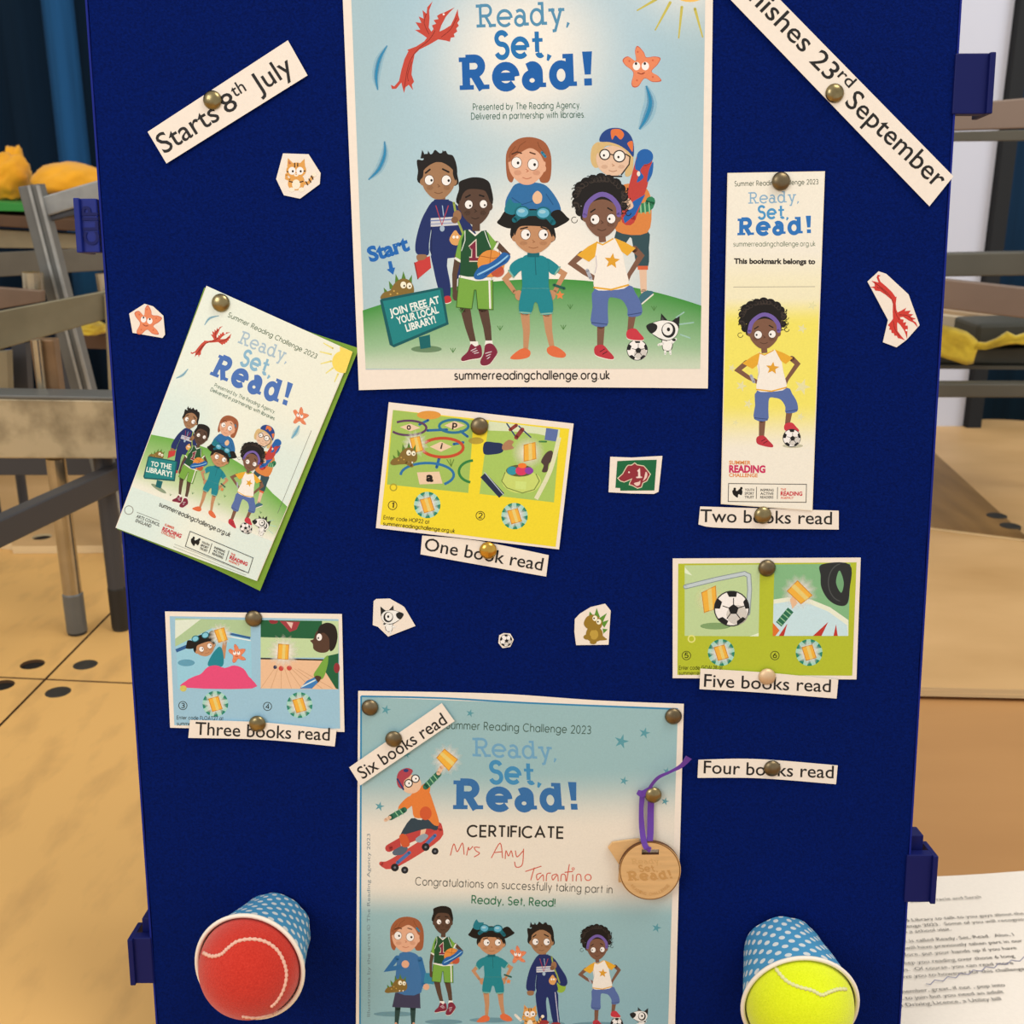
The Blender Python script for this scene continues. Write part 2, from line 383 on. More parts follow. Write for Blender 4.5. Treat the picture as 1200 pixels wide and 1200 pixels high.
    def slab(s, txt, p0, p1, hgt, c, w=.12, track=.05, a=1.0, jig=0):
        x = 0; V = []; Fs = []; Z = []; zi = 0
        for n_, ch in enumerate(txt):
            st, sf, adv = SLAB[ch]; dy = jig * (1 if n_ % 2 else -1)
            for q in st:
                ws = [w] * len(q)
                if ch == '!': ws = [w * 1.3, w * .8] if q[0][1] > .9 else [w * 1.0] * 2
                if ch == ',': ws = [w * 1.1, w * .5]
                v, f = s._stroke([(px + x, py + dy) for px, py in q], ws, False); k = len(V); V += v; zi += 1; Z += [(zi % 11) * 6e-7] * len(v); Fs += [tuple(i + k for i in t) for t in f]
            sw = min(w, .14) if w > .13 else w * .8
            for x0, x1, y in sf:
                yy = y + (sw / 2 if y < .1 else -sw / 2) + dy - (0 if y > .1 else .0)
                v, f = s._stroke([(x0 - w * .12 + x, yy), (x1 + w * .12 + x, yy)], sw, False); k = len(V); V += v; zi += 1; Z += [(zi % 11) * 6e-7] * len(v); Fs += [tuple(i + k for i in t) for t in f]
            x += adv + track
        s.tri(V, Fs, s.col(c, V, a), s.place(*p0, *p1, x - track, hgt), Z); return s
    def flush(s, name, parent, label=None):
        o = obj(name, s.v, s.f, INK, parent, colors=s.c); s.reset()
        if label: o['label'] = label
        return o

# ------------------------------------------------------------------ sheets of paper on the board
def flatlift(z): return lambda s, t: z
def sheet(name, top, bottom, lift, label, cat, group=None, m=PAPER, thick=.00025, nx=24, ny=24, part=None, parent=None):
    """paper between an upper and a lower edge (px polylines left to right); lift(s,t) is its height off the felt"""
    def along(pl, u):
        L = [0]
        for a, b in zip(pl, pl[1:]): L.append(L[-1] + math.hypot(b[0] - a[0], b[1] - a[1]))
        d = u * L[-1]
        for i in range(len(pl) - 1):
            if d <= L[i + 1] + 1e-9:
                k = (d - L[i]) / (L[i + 1] - L[i]); return (pl[i][0] + (pl[i + 1][0] - pl[i][0]) * k, pl[i][1] + (pl[i + 1][1] - pl[i][1]) * k)
        return pl[-1]
    top = crom(top, 6, False) if len(top) > 2 else top; bottom = crom(bottom, 6, False) if len(bottom) > 2 else bottom
    cA = ST(*along(top, 0)); v = []; f = []
    for j in range(ny + 1):
        for i in range(nx + 1):
            a = ST(*along(top, i / nx)); b = ST(*along(bottom, i / nx)); k = j / ny
            s_, t_ = a[0] + (b[0] - a[0]) * k, a[1] + (b[1] - a[1]) * k
            v.append(B3(s_, t_, lift(s_, t_)))
    n1 = len(v); v += [p - N_ * thick for p in v]; w = nx + 1
    for j in range(ny):
        for i in range(nx):
            q = (j * w + i, j * w + i + 1, (j + 1) * w + i + 1, (j + 1) * w + i); f.append(q[::-1]); f.append(tuple(x + n1 for x in q))
    edge = [i for i in range(w)] + [j * w + nx for j in range(1, ny + 1)] + [ny * w + i for i in range(nx - 1, -1, -1)] + [j * w for j in range(ny - 1, 0, -1)]
    for a, b in zip(edge, edge[1:] + edge[:1]): f.append((a, b, b + n1, a + n1))
    if parent is not None:
        o = obj(part, v, f, m, parent, smooth=False); return o
    c = B3(*cA, 0)
    root = empty(name, c, label, cat, group)
    obj(part or 'paper_sheet', v, f, m, root)
    return root
def cutout(name, pts, z, label, cat, m=PAPER, group=None, thick=.00025):
    v = [B3(*ST(*p), z) for p in pts]; n = len(v)
    fs = [tuple(q) for q in tessellate_polygon([[Vector((p[0], p[1], 0)) for p in pts]])]
    v += [p - N_ * thick for p in v]
    f = fs + [tuple(i + n for i in q)[::-1] for q in fs] + [(i, (i + 1) % n, (i + 1) % n + n, i + n) for i in range(n)]
    root = empty(name, B3(*ST(*pts[0]), 0), label, cat, group)
    obj('paper_sheet', v, f, m, root); return root
#MARK
# ------------------------------------------------------------------ flat printed art (generic cartoon children and animals)
def eyes(p, L, hc='#f3ece0', dx=.2, dy=.05):
    for x, y, r in L:
        p.ell(x, y, r * 1.06, r * 1.16, '#3a2a20', .55, n=16); p.ell(x, y, r * .95, r * 1.05, hc, n=16)
        p.ell(x + dx * r, y + dy * r, r * .26, r * .3, '#15110e', n=10)
def face(p, cx, cy, rx, ry, c, dark, ear=1):
    if ear:
        p.ell(cx - rx * 1.0, cy + 1.5, rx * .2, ry * .2, c); p.ell(cx + rx * 1.0, cy + 1.5, rx * .2, ry * .2, c)
    p.blob([(cx - rx, cy - ry * .5), (cx, cy - ry), (cx + rx, cy - ry * .5), (cx + rx, cy + ry * .3), (cx + rx * .5, cy + ry * .85), (cx, cy + ry), (cx - rx * .5, cy + ry * .85), (cx - rx, cy + ry * .3)], c)
    p.ell(cx - rx * .55, cy + ry * .38, rx * .22, ry * .13, dark, .16); p.ell(cx + rx * .55, cy + ry * .38, rx * .22, ry * .13, dark, .16)
    p.line([(cx - 1, cy + ry * .2), (cx + 1.6, cy + ry * .3), (cx - .6, cy + ry * .34)], .8, dark)
    p.line([(cx - rx * .25, cy + ry * .62), (cx, cy + ry * .69), (cx + rx * .25, cy + ry * .62)], .9, dark, sm=3)
def sneaker(p, pts, c, sole='#e6dccb'):
    p.blob([(x, y + 1) for x, y in pts], sole); p.blob(pts, c)

def kid_redhair(p, body=True):
    H_ = '#9a5836'
    if body: p.poly([(607, 215), (598, 224), (592, 240), (600, 256), (650, 256), (657, 244), (646, 224), (633, 215)], '#2c6899', sm=4)
    if body: p.line([(600, 232), (612, 240), (624, 236)], 1, '#1d4f7a'); p.line([(640, 228), (648, 240)], 1, '#1d4f7a')
    p.blob([(593, 196), (594, 178), (604, 165), (620, 161), (637, 166), (645, 180), (646, 200), (643, 213), (634, 214), (628, 205), (606, 205), (600, 214), (595, 210)], H_)
    face(p, 617.5, 194, 20, 23, '#dba583', '#b5694c', 0); p.ell(637, 198, 3, 4, '#dba583')
    p.blob([(597, 190), (598, 174), (608, 167), (622, 164), (636, 170), (640, 184), (638, 190), (632, 180), (622, 174), (612, 178), (603, 184)], H_)
    p.blob([(637, 180), (643, 184), (645, 200), (642, 214), (638, 208), (640, 196)], H_)
    for q in ((604, 172, 596, 190), (616, 166, 606, 178), (630, 167, 638, 180)): p.line([q[:2], ((q[0] + q[2]) / 2 - 2, (q[1] + q[3]) / 2 - 1), q[2:]], .8, '#7c4426')
    p.line([(635, 179), (639, 184)], 3, '#2f7f9a'); p.line([(600, 181), (606, 178.5), (611, 180)], 1.6, '#4e2c1a'); p.line([(621, 179), (627, 181)], 1.6, '#4e2c1a')
    eyes(p, [(605.3, 191, 6), (624.6, 193, 6.3)], dx=.3)
    if body: p.blob([(625, 228), (630, 224), (635, 229), (634, 237), (628, 239), (624, 234)], '#e0b48c')

def kid_tracksuit(p, full=False):
    N1 = '#1c2b5e'
    if full:
        p.poly([(506, 296), (540, 296), (544, 330), (546, 356), (535, 357), (526, 312), (522, 318), (524, 352), (512, 354), (506, 330)], N1, sm=3)
        p.line([(538, 300), (544, 354)], 1.6, '#b9b6c6'); sneaker(p, [(512, 351), (524, 351), (526, 357), (506, 358), (505, 355)], '#9a3030'); sneaker(p, [(534, 355), (546, 355), (549, 363), (530, 363), (529, 360)], '#9a3030')
        p.ell(548, 292, 9, 10, '#8fae3a')
    else:
        p.poly([(506, 296), (524, 296), (524, 312), (528, 334), (527, 349), (518, 349), (513, 336), (508, 314)], N1, sm=3)
        sneaker(p, [(521, 348), (527, 347), (529, 353), (522, 355)], '#b83232')
        p.poly([(533, 298), (541, 298), (542, 320), (534, 330)], N1)
    p.poly([(509, 235), (526, 235), (538, 243), (548, 258), (557, 272), (560, 284), (556, 290), (548, 289), (541, 284), (541, 300), (506, 300), (506, 268), (503, 286), (502, 299), (489, 298), (487, 286), (492, 264), (499, 248)], N1, sm=4)
    p.poly([(505, 256), (537, 254), (538, 264), (505, 266)], '#c9c6c4'); p.line([(505, 259), (537, 257)], 1.4, '#6f7ea8'); p.line([(505, 263), (537, 261)], 1.2, '#8b94b0')
    p.line([(506, 266), (506, 298)], .8, '#121a40'); p.line([(518, 236), (520, 253)], 1, '#9fb6cc')
    p.line([(510, 238), (518, 264), (526, 240)], 1.2, '#a83a4a'); p.ell(518.4, 268, 2.8, 3.6, '#9fb0bd')
    p.line([(532, 238), (535, 255), (542, 272), (546, 284)], 2.6, '#93a046'); p.ell(536, 253, 5, 6.5, '#946b49'); p.ell(533, 258, 4, 4, '#7d573a')
    p.blob([(489, 299), (500, 299), (499, 306), (490, 306)], '#946b49')
    if not full:
        p.poly([(486, 308), (504, 300), (505.5, 314), (490, 327)], '#c13a36'); p.line([(486, 308), (490, 327)], 1.2, '#8f2626')
        p.blob([(490, 299), (499, 299), (498, 304), (490, 305)], '#946b49')
    p.blob([(527, 280), (530, 274), (534, 270), (538, 275), (541, 278), (537, 287), (531, 287), (528, 284)], '#d69b5a'); p.ell(532, 278, 1.6, 1.8, '#f5ead8'); p.ell(536, 278, 1.6, 1.8, '#f5ead8')
    p.line([(517, 230), (517, 238)], 10, '#7d573a', cap=False); p.poly([(509, 234), (526, 234), (527, 241), (509, 241)], N1)
    K = '#1b1714'
    p.blob([(493, 216), (490, 200), (489, 188), (496, 188), (498, 181), (506, 181), (510, 176), (516, 180), (522, 177), (525, 181), (531, 183), (535, 193), (536, 204), (534, 218)], K)
    face(p, 514, 212, 18, 22, '#9c7350', '#6f4a30')
    p.blob([(494, 208), (493, 192), (502, 186), (518, 185), (530, 189), (534, 200), (534, 212), (531, 205), (530, 196), (520, 191), (507, 191), (498, 196), (496, 207)], K)
    for x in (496, 503, 512, 520): p.poly([(x - 3, 186), (x - 1, 175 + (x % 3)), (x + 4, 186)], K)
    p.line([(499, 203), (504, 199)], 2, K); p.line([(519, 198.5), (526, 202)], 2, K)
    eyes(p, [(503.2, 211.4, 5.4), (523.2, 211.7, 5.6)], dx=.5)

def kid_basketball(p):
    S = '#553d2f'; G1 = '#1c4a2b'; G2 = '#74a13e'; MR = '#7a2338'
    p.line([(537, 300), (533, 322), (533, 342)], [8, 6, 5], S); p.ell(534, 346, 3.6, 6.5, S)
    p.line([(582, 286), (594, 298), (583, 307)], [7, 6, 5], S)
    p.line([(545, 360), (550, 384), (555, 402)], [12, 9, 6.5], S); p.line([(566, 360), (571, 384), (573, 402)], [12, 9, 7], S)
    p.poly([(551, 400), (560, 400), (561, 406), (551, 406)], '#e6e0d2'); p.poly([(569, 399), (577, 399), (578, 406), (568, 405)], '#e6e0d2')
    sneaker(p, [(552, 403), (557, 406), (563, 404), (565, 413), (563, 419), (552, 421), (542, 423), (541, 419), (548, 412)], MR); sneaker(p, [(569, 404), (577, 403), (583, 412), (579, 420), (573, 427), (565, 428), (563, 423), (567, 414)], MR)
    for i in range(3):
        p.line([(552 + i * 2, 411 + i * 1.5), (558 + i * 1.5, 408 + i * 2.5)], .9, '#d8c8c8'); p.line([(569 + i, 414 + i * 3.2), (576 - i, 412 + i * 3)], .9, '#d8c8c8')
    p.poly([(538, 325), (577.5, 327), (578, 363), (560, 362), (558, 340), (556, 340), (553, 362), (535, 360)], G2); p.line([(538, 326), (535, 360), (553, 362), (556, 340), (558, 340), (560, 362), (578, 363), (577.5, 327)], .9, '#3b5a1e')
    p.line([(573.5, 328), (574.5, 361)], 2.2, '#e6e0d2')
    p.blob([(546, 270), (539, 280), (534, 302), (541, 307), (546, 292)], G2); p.line([(534, 303), (541, 307)], 2.8, '#e6e0d2')
    p.blob([(570, 272), (577, 279), (583.5, 288), (578, 294), (572, 290)], G2); p.line([(583.5, 285), (579, 293.5)], 2.6, '#e6e0d2')
    p.poly([(546, 269), (553, 271), (558, 276), (564, 271), (570, 270), (573, 280), (577, 300), (577, 325), (539, 324), (540, 300), (541, 282)], G1)
    p.line([(550, 270), (557, 276), (564, 270)], 1.8, '#e6e0d2'); p.line([(545, 271), (545, 282), (541, 294)], 1, '#cfd6c4'); p.line([(568, 271), (571, 280), (575, 290)], 1, '#cfd6c4')
    p.line([(539, 324), (558, 328), (577, 327)], 2.8, '#e6e0d2')
    for w, c in ((7, '#d9c9b4'), (4.6, MR)): p.line([(551.5, 291), (555.5, 287), (555.5, 303)], w, c, cap=False); p.line([(550, 304), (561, 304)], w - 1, c, cap=False)
    p.ell(575.5, 309, 16, 16, '#d98a3c'); p.line(arc(568, 300, 18, 18, -20, 80), .8, '#a85f22'); p.line([(562, 300), (578, 303), (590, 300)], .9, '#a85f22'); p.line([(576, 293), (574, 309), (578, 324)], .9, '#a85f22'); p.ell(583, 318, 8, 7, '#c4553a', .8)
    p.blob([(556, 321), (563, 312), (573, 309), (582, 303), (590, 296), (598, 300), (594, 308), (584, 314), (574, 321), (566, 327), (557, 327)], '#1f5d9c'); p.line([(560, 322), (572, 316), (584, 309), (595, 300)], 1.8, '#8fc0dc', sm=3); p.line([(568, 322), (580, 315), (592, 306)], .9, '#123c70')
    p.line([(558, 260), (558, 271)], 9, S, cap=False)
    K = '#1a1512'
    p.blob([(537, 240), (538, 222), (538, 214), (546, 210), (556, 208), (568, 210), (575, 218), (575, 242)], K)
    face(p, 557, 241, 17, 23, S, '#2c1d14')
    p.blob([(539, 236), (539, 220), (549, 212), (562, 212), (573, 220), (575, 238), (571, 228), (566, 223), (550, 222), (543, 227)], K)
    p.line([(546, 231.5), (551, 229)], 1.8, K); p.line([(562, 229), (567, 230.5)], 1.8, K)
    eyes(p, [(549.4, 240, 4.7), (566.6, 239.4, 4.4)], dx=.35, dy=.3)

def kid_swimmer(p, mood=0):
    S = '#bb875f'; T_ = '#197f86'; K = '#16130f'
    p.line([(600, 319), (592, 327), (603, 342)], [7, 6, 5], S); p.ell(608, 346, 4.5, 6, S)
    p.line([(651, 315), (661, 321), (650, 342)], [7, 6, 5], S); p.ell(646, 346, 5, 6, S)
    p.line([(615, 365), (617, 388), (616, 410)], [11, 8, 5.5], S); p.line([(641, 366), (643, 388), (647, 408)], [11, 8, 5.5], S)
    p.blob([(598, 420), (604, 413), (613, 408), (621, 411), (620, 418), (609, 421)], '#d8693d'); p.blob([(641, 408), (648, 405), (657, 409), (663, 415), (660, 419), (649, 418), (642, 414)], '#d8693d')
    p.blob([(614, 302), (603, 306), (597, 314), (601, 325), (608, 319), (614, 314)], T_); p.line([(596, 317), (602, 325)], 1.8, '#7fb09c')
    p.blob([(640, 303), (650, 308), (656, 315), (650, 322), (643, 318)], T_); p.line([(656, 313), (650, 322)], 1.8, '#7fb09c')
    p.poly([(613, 301), (625, 299), (640, 302), (643, 318), (643, 336), (647, 350), (647, 367), (634, 368), (630, 356), (626, 355), (622, 367), (609, 366), (609, 350), (612, 335), (611, 318)], T_, sm=3)
    p.line([(609, 366), (622, 367)], 1.8, '#7fb09c'); p.line([(634, 368), (647, 367)], 1.8, '#7fb09c'); p.line([(627, 300), (628, 322)], .9, '#0d5b62'); p.line([(612, 338), (643, 338)], .7, '#5fa39b', .6)
    p.line([(618, 299), (632, 299)], 5, '#0d6068', cap=False)
    p.line([(649, 334), (661, 338)], 3, '#20564a'); p.star(656, 346, 5.5, 2.6, '#dd8044')
    p.blob([(605, 253), (594, 246), (586, 256), (583, 262), (597, 268), (606, 263)], K); p.blob([(645, 251), (655, 246), (664, 254), (667, 258), (658, 264), (648, 267)], K)
    p.blob([(591, 247), (597, 233), (602, 238), (611, 239), (606, 248), (600, 252)], '#1c7480')
    p.blob([(602, 282), (600, 262), (606, 250), (624, 245), (642, 251), (649, 266), (647, 284)], K)
    face(p, 625, 278, 21, 19, S, '#94603c')
    p.blob([(603, 276), (602, 262), (608, 253), (625, 250), (642, 254), (648, 264), (647, 278), (643, 270), (636, 266), (614, 265), (607, 268)], K)
    p.line([(603, 258), (612, 252), (626, 250), (640, 253), (648, 261)], 6.5, '#12646e', sm=3)
    for x, y in ((612, 249), (636.5, 250)): p.ell(x, y, 9, 7.5, '#12646e'); p.ell(x, y, 7, 5.6, '#5fa9c0'); p.ell(x - 1, y - 1.5, 4, 2.2, '#a8d3da', .8)
    p.line([(610, 268.5), (618, 266.5)], 1.6, K); p.line([(634, 266.5), (641, 269)], 1.6, K)
    eyes(p, [(616, 275, 5.7), (636.6, 275, 5.6)], dx=.45)

CURLS = [(676, 228, 6), (680, 220, 7), (687, 215, 7), (695, 212, 7), (704, 210, 7), (713, 212, 7), (721, 216, 7), (727, 222, 6), (730, 231, 6), (730, 242, 5), (676, 238, 6), (680, 248, 6), (684, 255, 4)]
def curly_head(p):
    S = '#795440'; K = '#191513'
    for x, y, r in CURLS: p.ell(x, y, r, r, K, n=14)
    p.ell(704, 234, 25, 20, K); rr = random.Random(4)
    for i in range(60):
        t = rr.uniform(150, 400); kq = rr.uniform(.86, 1.06); x, y = 703 + 32 * kq * math.cos(math.radians(t)), 234 + 26 * kq * math.sin(math.radians(t)); p.line(arc(x, y, 2.6, 2.6, t, t + 270, 8), .8, K if kq > .95 else '#3d332c')
    p.line(arc(673, 258, 3.5, 3.5, 0, 300, 9), .8, K); p.line(arc(736, 250, 3, 3, 0, 280, 9), .8, K)
    face(p, 705, 254, 19, 24, S, '#4a2e1f')
    p.blob([(684, 250), (684, 236), (695, 228), (706, 225), (718, 230), (727, 240), (727, 252), (723, 243), (714, 236), (704, 234), (692, 238), (687, 245)], K)
    p.line([(685, 253), (688, 240), (697, 231), (706, 228), (716, 232), (724, 242), (725, 252)], 5.6, '#705a9c', sm=3)
    p.line([(692, 249), (697, 245.5)], 1.6, K); p.line([(712, 244), (717, 247)], 1.6, K)
    eyes(p, [(697, 257.4, 5.3), (716, 256.6, 5.1)], dx=-.4)
def kid_star(p, ball=True):
    S = '#795440'; Y_ = '#dfa42e'; W_ = '#ece2d2'
    p.line([(704, 381), (703, 408)], [9, 7], S); p.line([(741, 366), (738, 388)], [9, 6.5], S)
    if ball: football(p, 746.4, 410, 12.4)
    sneaker(p, [(697, 406), (706, 404), (713, 411), (719, 418), (717, 421), (706, 419), (697, 415)], '#b8323c'); p.line([(703, 412), (708, 409)], 1, '#5c1820'); p.line([(706, 415), (711, 412)], 1, '#5c1820')
    sneaker(p, [(735, 387), (744, 385), (750, 391), (754, 396), (752, 398.5), (740, 398), (734, 395)], '#c23640')
    p.poly([(697, 338), (736, 334), (744, 343), (751, 356), (751, 369), (736, 371), (735, 362), (729, 352), (720, 349), (713, 350), (712, 366), (711, 382), (693, 380), (694, 360)], '#566a9c', sm=3)
    p.line([(693, 378), (711, 380)], 1, '#34456e'); p.line([(736, 369), (751, 366.5)], 1, '#34456e')
    p.line([(682, 298), (670, 309), (684, 319), (700, 328)], [8, 6.5, 6, 5.5], S); p.ell(702, 329, 5, 5.5, S); p.line([(688, 317), (692, 326)], 4, '#a8a8ae')
    p.line([(743, 292), (751, 300), (737, 322), (734, 330)], [8, 6.5, 5, 4.5], S)
    p.poly([(698, 283), (707, 286), (719, 279), (728, 292), (732, 312), (736, 335), (716, 340), (696, 338), (698, 315), (696, 300)], W_, sm=3)
    p.line([(696, 337), (716, 339.5), (736, 334)], 2, Y_)
    p.poly([(700, 283), (689, 289), (676, 299), (690, 307), (697, 301)], Y_); p.poly([(720, 279), (732, 284), (744.5, 291), (735, 300), (728, 295)], Y_)
    p.line([(699, 284), (706, 287), (718, 280)], 1.6, Y_); p.line([(698, 300), (699, 312), (697, 320)], .8, '#b9aeb4'); p.star(717, 306, 9.5, 4.2, '#d99b2c', rot=-84)
    p.line([(705, 274), (706, 284)], 8, S, cap=False)
    curly_head(p)
def football(p, x, y, r):
    p.ell(x, y, r, r, '#3a3a38', n=26); p.ell(x, y, r * .93, r * .93, '#efe9dd', n=26); p.ell(x + r * .3, y + r * .35, r * .6, r * .55, '#cfc6b8', .5)
    K = '#1b1b1c'; pen = [(x + r * (.1 + .3 * math.cos(math.radians(a))), y + r * (.05 + .3 * math.sin(math.radians(a)))) for a in range(-90, 270, 72)]
    p.poly(pen, K)
    for a in range(-90, 270, 72):
        c, s = math.cos(math.radians(a)), math.sin(math.radians(a)); q = (x + r * (.1 + .62 * c), y + r * (.05 + .62 * s)); p.line([(x + r * (.1 + .3 * c), y + r * (.05 + .3 * s)), q], r * .05, K)
        c, s = math.cos(math.radians(a)), math.sin(math.radians(a))
        p.poly([(x + r * (.05 + .68 * c - .2 * s) * 1, y + r * (.03 + .68 * s + .2 * c)), (x + r * (.05 + .68 * c + .2 * s), y + r * (.03 + .68 * s - .2 * c)), (x + r * (.93 * c + .3 * s), y + r * (.93 * s - .3 * c)), (x + r * .96 * c, y + r * .96 * s), (x + r * (.93 * c - .3 * s), y + r * (.93 * s + .3 * c))], K)
def kid_skater(p):
    S = '#dcb798'; O1 = '#d27f3e'
    p.line([(753, 312), (754, 342)], [9, 7], S); p.blob([(748, 350), (754, 342), (763, 341), (765, 344), (758, 352), (751, 356)], '#3c6772'); p.line([(752, 356), (765, 345)], 1.6, '#e6dccb')
    p.poly([(722, 270), (758, 270), (760, 290), (759, 313), (747, 314), (742, 292), (738, 278), (724, 300)], '#2f4a4e', sm=3); p.line([(747, 314), (759, 314)], 4.5, '#cf5f3a', cap=False)
    p.poly([(728, 219), (744, 216), (758, 222), (763, 240), (758, 273), (722, 271), (724, 245)], O1, sm=4)
    p.line([(742, 244), (758, 243), (762, 236)], 11, '#2d7a52', sm=3)
    for x in (745, 750, 755, 760): p.line([(x, 238), (x + 1, 250)], 1.6, '#8fbf8f')
    p.line([(755, 186), (748, 216), (736, 256)], [19, 21, 17], '#b93e36'); p.ell(755.5, 184, 9.6, 9, '#1f5da0')
    p.blob([(746, 186), (756, 190), (750, 200), (754, 208), (746, 214), (749, 202), (744, 198)], '#1f5da0'); p.blob([(765, 190), (764, 204), (758, 214), (760, 200)], '#1f5da0'); p.poly([(742, 236), (756, 228), (744, 252), (732, 262), (730, 256)], '#1f5da0'); p.ell(748, 204, 2, 3, '#e8d8c4')
    p.blob([(731, 232), (738, 234), (742, 242), (736, 246), (729, 240)], S)
    p.blob([(703, 168), (694, 172), (692, 188), (697, 197), (704, 192)], '#cfae74'); p.blob([(738, 178), (742, 186), (740, 204), (732, 205)], '#cfae74')
    face(p, 718, 189, 18, 18, S, '#b07f60', 0)
    p.blob([(702, 184), (702, 168), (714, 164), (728, 168), (738, 178), (739, 190), (733, 178), (722, 172), (709, 172)], '#cfae74')
    p.poly([(702.5, 166), (705, 157), (714, 151), (727, 151), (737, 157), (742, 168), (742, 184), (736, 178), (726, 171), (714, 167)], '#22417e', sm=4)
    p.blob([(716, 153), (726, 152), (731, 158), (727, 164), (721, 159), (717, 164)], '#d9703a'); p.blob([(735, 168), (741, 166), (741, 178), (737, 173)], '#d9703a')
    for x, y, r in ((708.5, 181.5, 6.6), (725.5, 183.5, 7.4)):
        p.ell(x, y, r, r, '#28221f'); p.ell(x, y, r - 1.4, r - 1.4, '#f2e8da'); p.ell(x - 1, y + 1, 1.3, 1.5, '#15110e')
    p.line([(714.5, 181), (718.5, 182)], 1.3, '#28221f'); p.line([(733, 181), (738, 184), (737, 193), (728, 205)], 1.4, '#28221f'); p.line([(717, 207), (728, 207)], 1.8, '#28221f')
def dino(p, x, y, k=1, flip=False):
    f = lambda a, b: (x + (-a if flip else a) * k, y + b * k)
    sp = '#527a2c'; bd = '#80652e'
    for a, b, c, d in ((-4, -10, -6, -18), (3, -13, 3, -21), (9, -9, 13, -17), (-10, -4, -14, -10), (-16, 2, -20, -2)): p.poly([f(a - 3, b + 4), f(c, d), f(a + 4, b + 4)], sp)
    p.blob([f(-24, 10), f(-20, 4), f(-12, 1), f(-8, -6), f(0, -12), (f(9, -11)), f(15, -3), f(14, 7), f(4, 11), f(-10, 12), f(-20, 13)], bd)
    p.ell(*f(3, -5), 3.4 * k, 4 * k, '#f2e8c8'); p.ell(*f(10, -4), 3 * k, 3.6 * k, '#f2e8c8'); p.ell(*f(4, -4), 1 * k, 1.2 * k, '#1b1511'); p.ell(*f(10.5, -3.4), 1 * k, 1.2 * k, '#1b1511')
    for q in ((-8, 2), (-4, 5), (-12, 6)): p.ell(*f(*q), 1 * k, 1 * k, '#c9a04a')
    for q in (2, 8): p.poly([f(q - 1, 8), f(q, 11.5), f(q + 1.4, 8)], '#efe6d2')
def dog(p, x, y, k=1, flip=False):
    f = lambda a, b: (x + (-a if flip else a) * k, y + b * k); K = '#20201f'; W_ = '#eae5da'
    p.blob([f(-6, 12), f(0, 9), f(7, 11), f(7, 22), f(3, 27), f(-4, 26), f(-6, 20)], K); p.blob([f(-5.2, 12.6), f(0, 10), f(6.2, 12), f(6.2, 21), f(3, 26), f(-3.6, 25), f(-5.2, 20)], W_)
    p.line([f(-4, 17), f(-10, 19)], 3 * k, W_); p.line([f(6, 17), f(11, 12)], 2.6 * k, W_); p.line([f(-2, 25), f(-2, 30)], 2.6 * k, W_); p.line([f(4, 25), f(4.5, 30)], 2.6 * k, W_)
    p.poly([f(-8, -9), f(-7, -20), f(3, -9)], K); p.poly([f(6, -10), f(16, -18), f(15, -1)], K); p.poly([f(-6.5, -11), f(-6, -16), f(-2, -10)], '#4a4a48')
    h = [(-24, -4), (-14, -9), (-4, -11), (8, -9), (14, -2), (11, 8), (2, 13), (-8, 11), (-18, 5)]
    p.blob([f(a * 1.03, b * 1.05) for a, b in h], K); p.blob([f(*q) for q in h], W_)
    p.blob([f(-25, -5), f(-18, -8), (f(-12, -5)), f(-13, 1), f(-19, 5), f(-24, 0)], K)
    p.ell(*f(2, 1), 8.6 * k, 9.4 * k, K); p.ell(*f(1, 0), 6.4 * k, 7.4 * k, W_); p.ell(*f(2, 0), 2 * k, 2.4 * k, K); p.line([f(-16, 7), f(-8, 12), f(0, 14)], .9 * k, K)
    p.ell(*f(9, 13), 1.8 * k, 1.6 * k, K)
def starfish(p, x, y, k=1, rot=0):
    pts = [(-4, -24), (3, -17), (6, -11), (15, -12), (22, -10), (19, -3), (12, 5), (19, 10), (23, 16), (13, 17), (4, 13), (-3, 22), (-9, 23), (-11, 18), (-9, 6), (-18, -2), (-21, -8), (-15, -12), (-6, -7), (-7, -18)]
    c, s = math.cos(math.radians(rot)), math.sin(math.radians(rot)); f = lambda a, b: (x + (a * c - b * s) * k, y + (a * s + b * c) * k)
    p.blob([f(a * 1.05, b * 1.05) for a, b in pts], '#c2543a'); p.blob([f(*q) for q in pts], '#df8258')
    for a, b in ((-4, -18), (14, -8), (-14, -7), (14, 12), (-5, 16), (2, 8)): p.ell(*f(a, b), 1.2 * k, 1.2 * k, '#c9603f')
    for a in (-5.5, 5): p.ell(*f(a, -1), 4.4 * k, 5 * k, '#f3ece0'); p.ell(*f(a - .6, -4), 1.5 * k, 1.7 * k, '#2a1a14')
    p.line([f(-4, 7), f(0, 8.6), f(4, 7)], 1.1 * k, '#8f3c26')
BIRD = [(725, 50), (690, 85), (668, 112), (640, 165), (628, 205), (660, 190), (700, 165), (722, 120), (745, 60), (748, 100), (757, 130), (742, 150), (752, 168), (735, 185), (742, 205), (720, 220), (725, 240), (700, 245), (695, 270), (665, 262), (620, 255), (560, 290), (500, 320), (470, 350), (455, 420), (450, 480), (466, 525), (452, 545), (460, 580), (432, 545), (412, 560), (402, 597), (392, 560), (385, 530), (352, 570), (325, 572), (318, 545), (340, 555), (370, 520), (385, 450), (405, 380), (430, 330), (422, 322), (480, 300), (530, 268), (548, 245), (520, 225), (472, 195), (505, 192), (475, 145), (512, 150), (495, 108), (527, 122), (520, 68), (546, 92), (550, 50), (584, 12), (562, 70), (565, 120), (560, 180), (576, 205), (590, 190), (580, 165), (607, 155), (590, 132), (622, 125), (612, 105), (632, 92), (655, 85)]
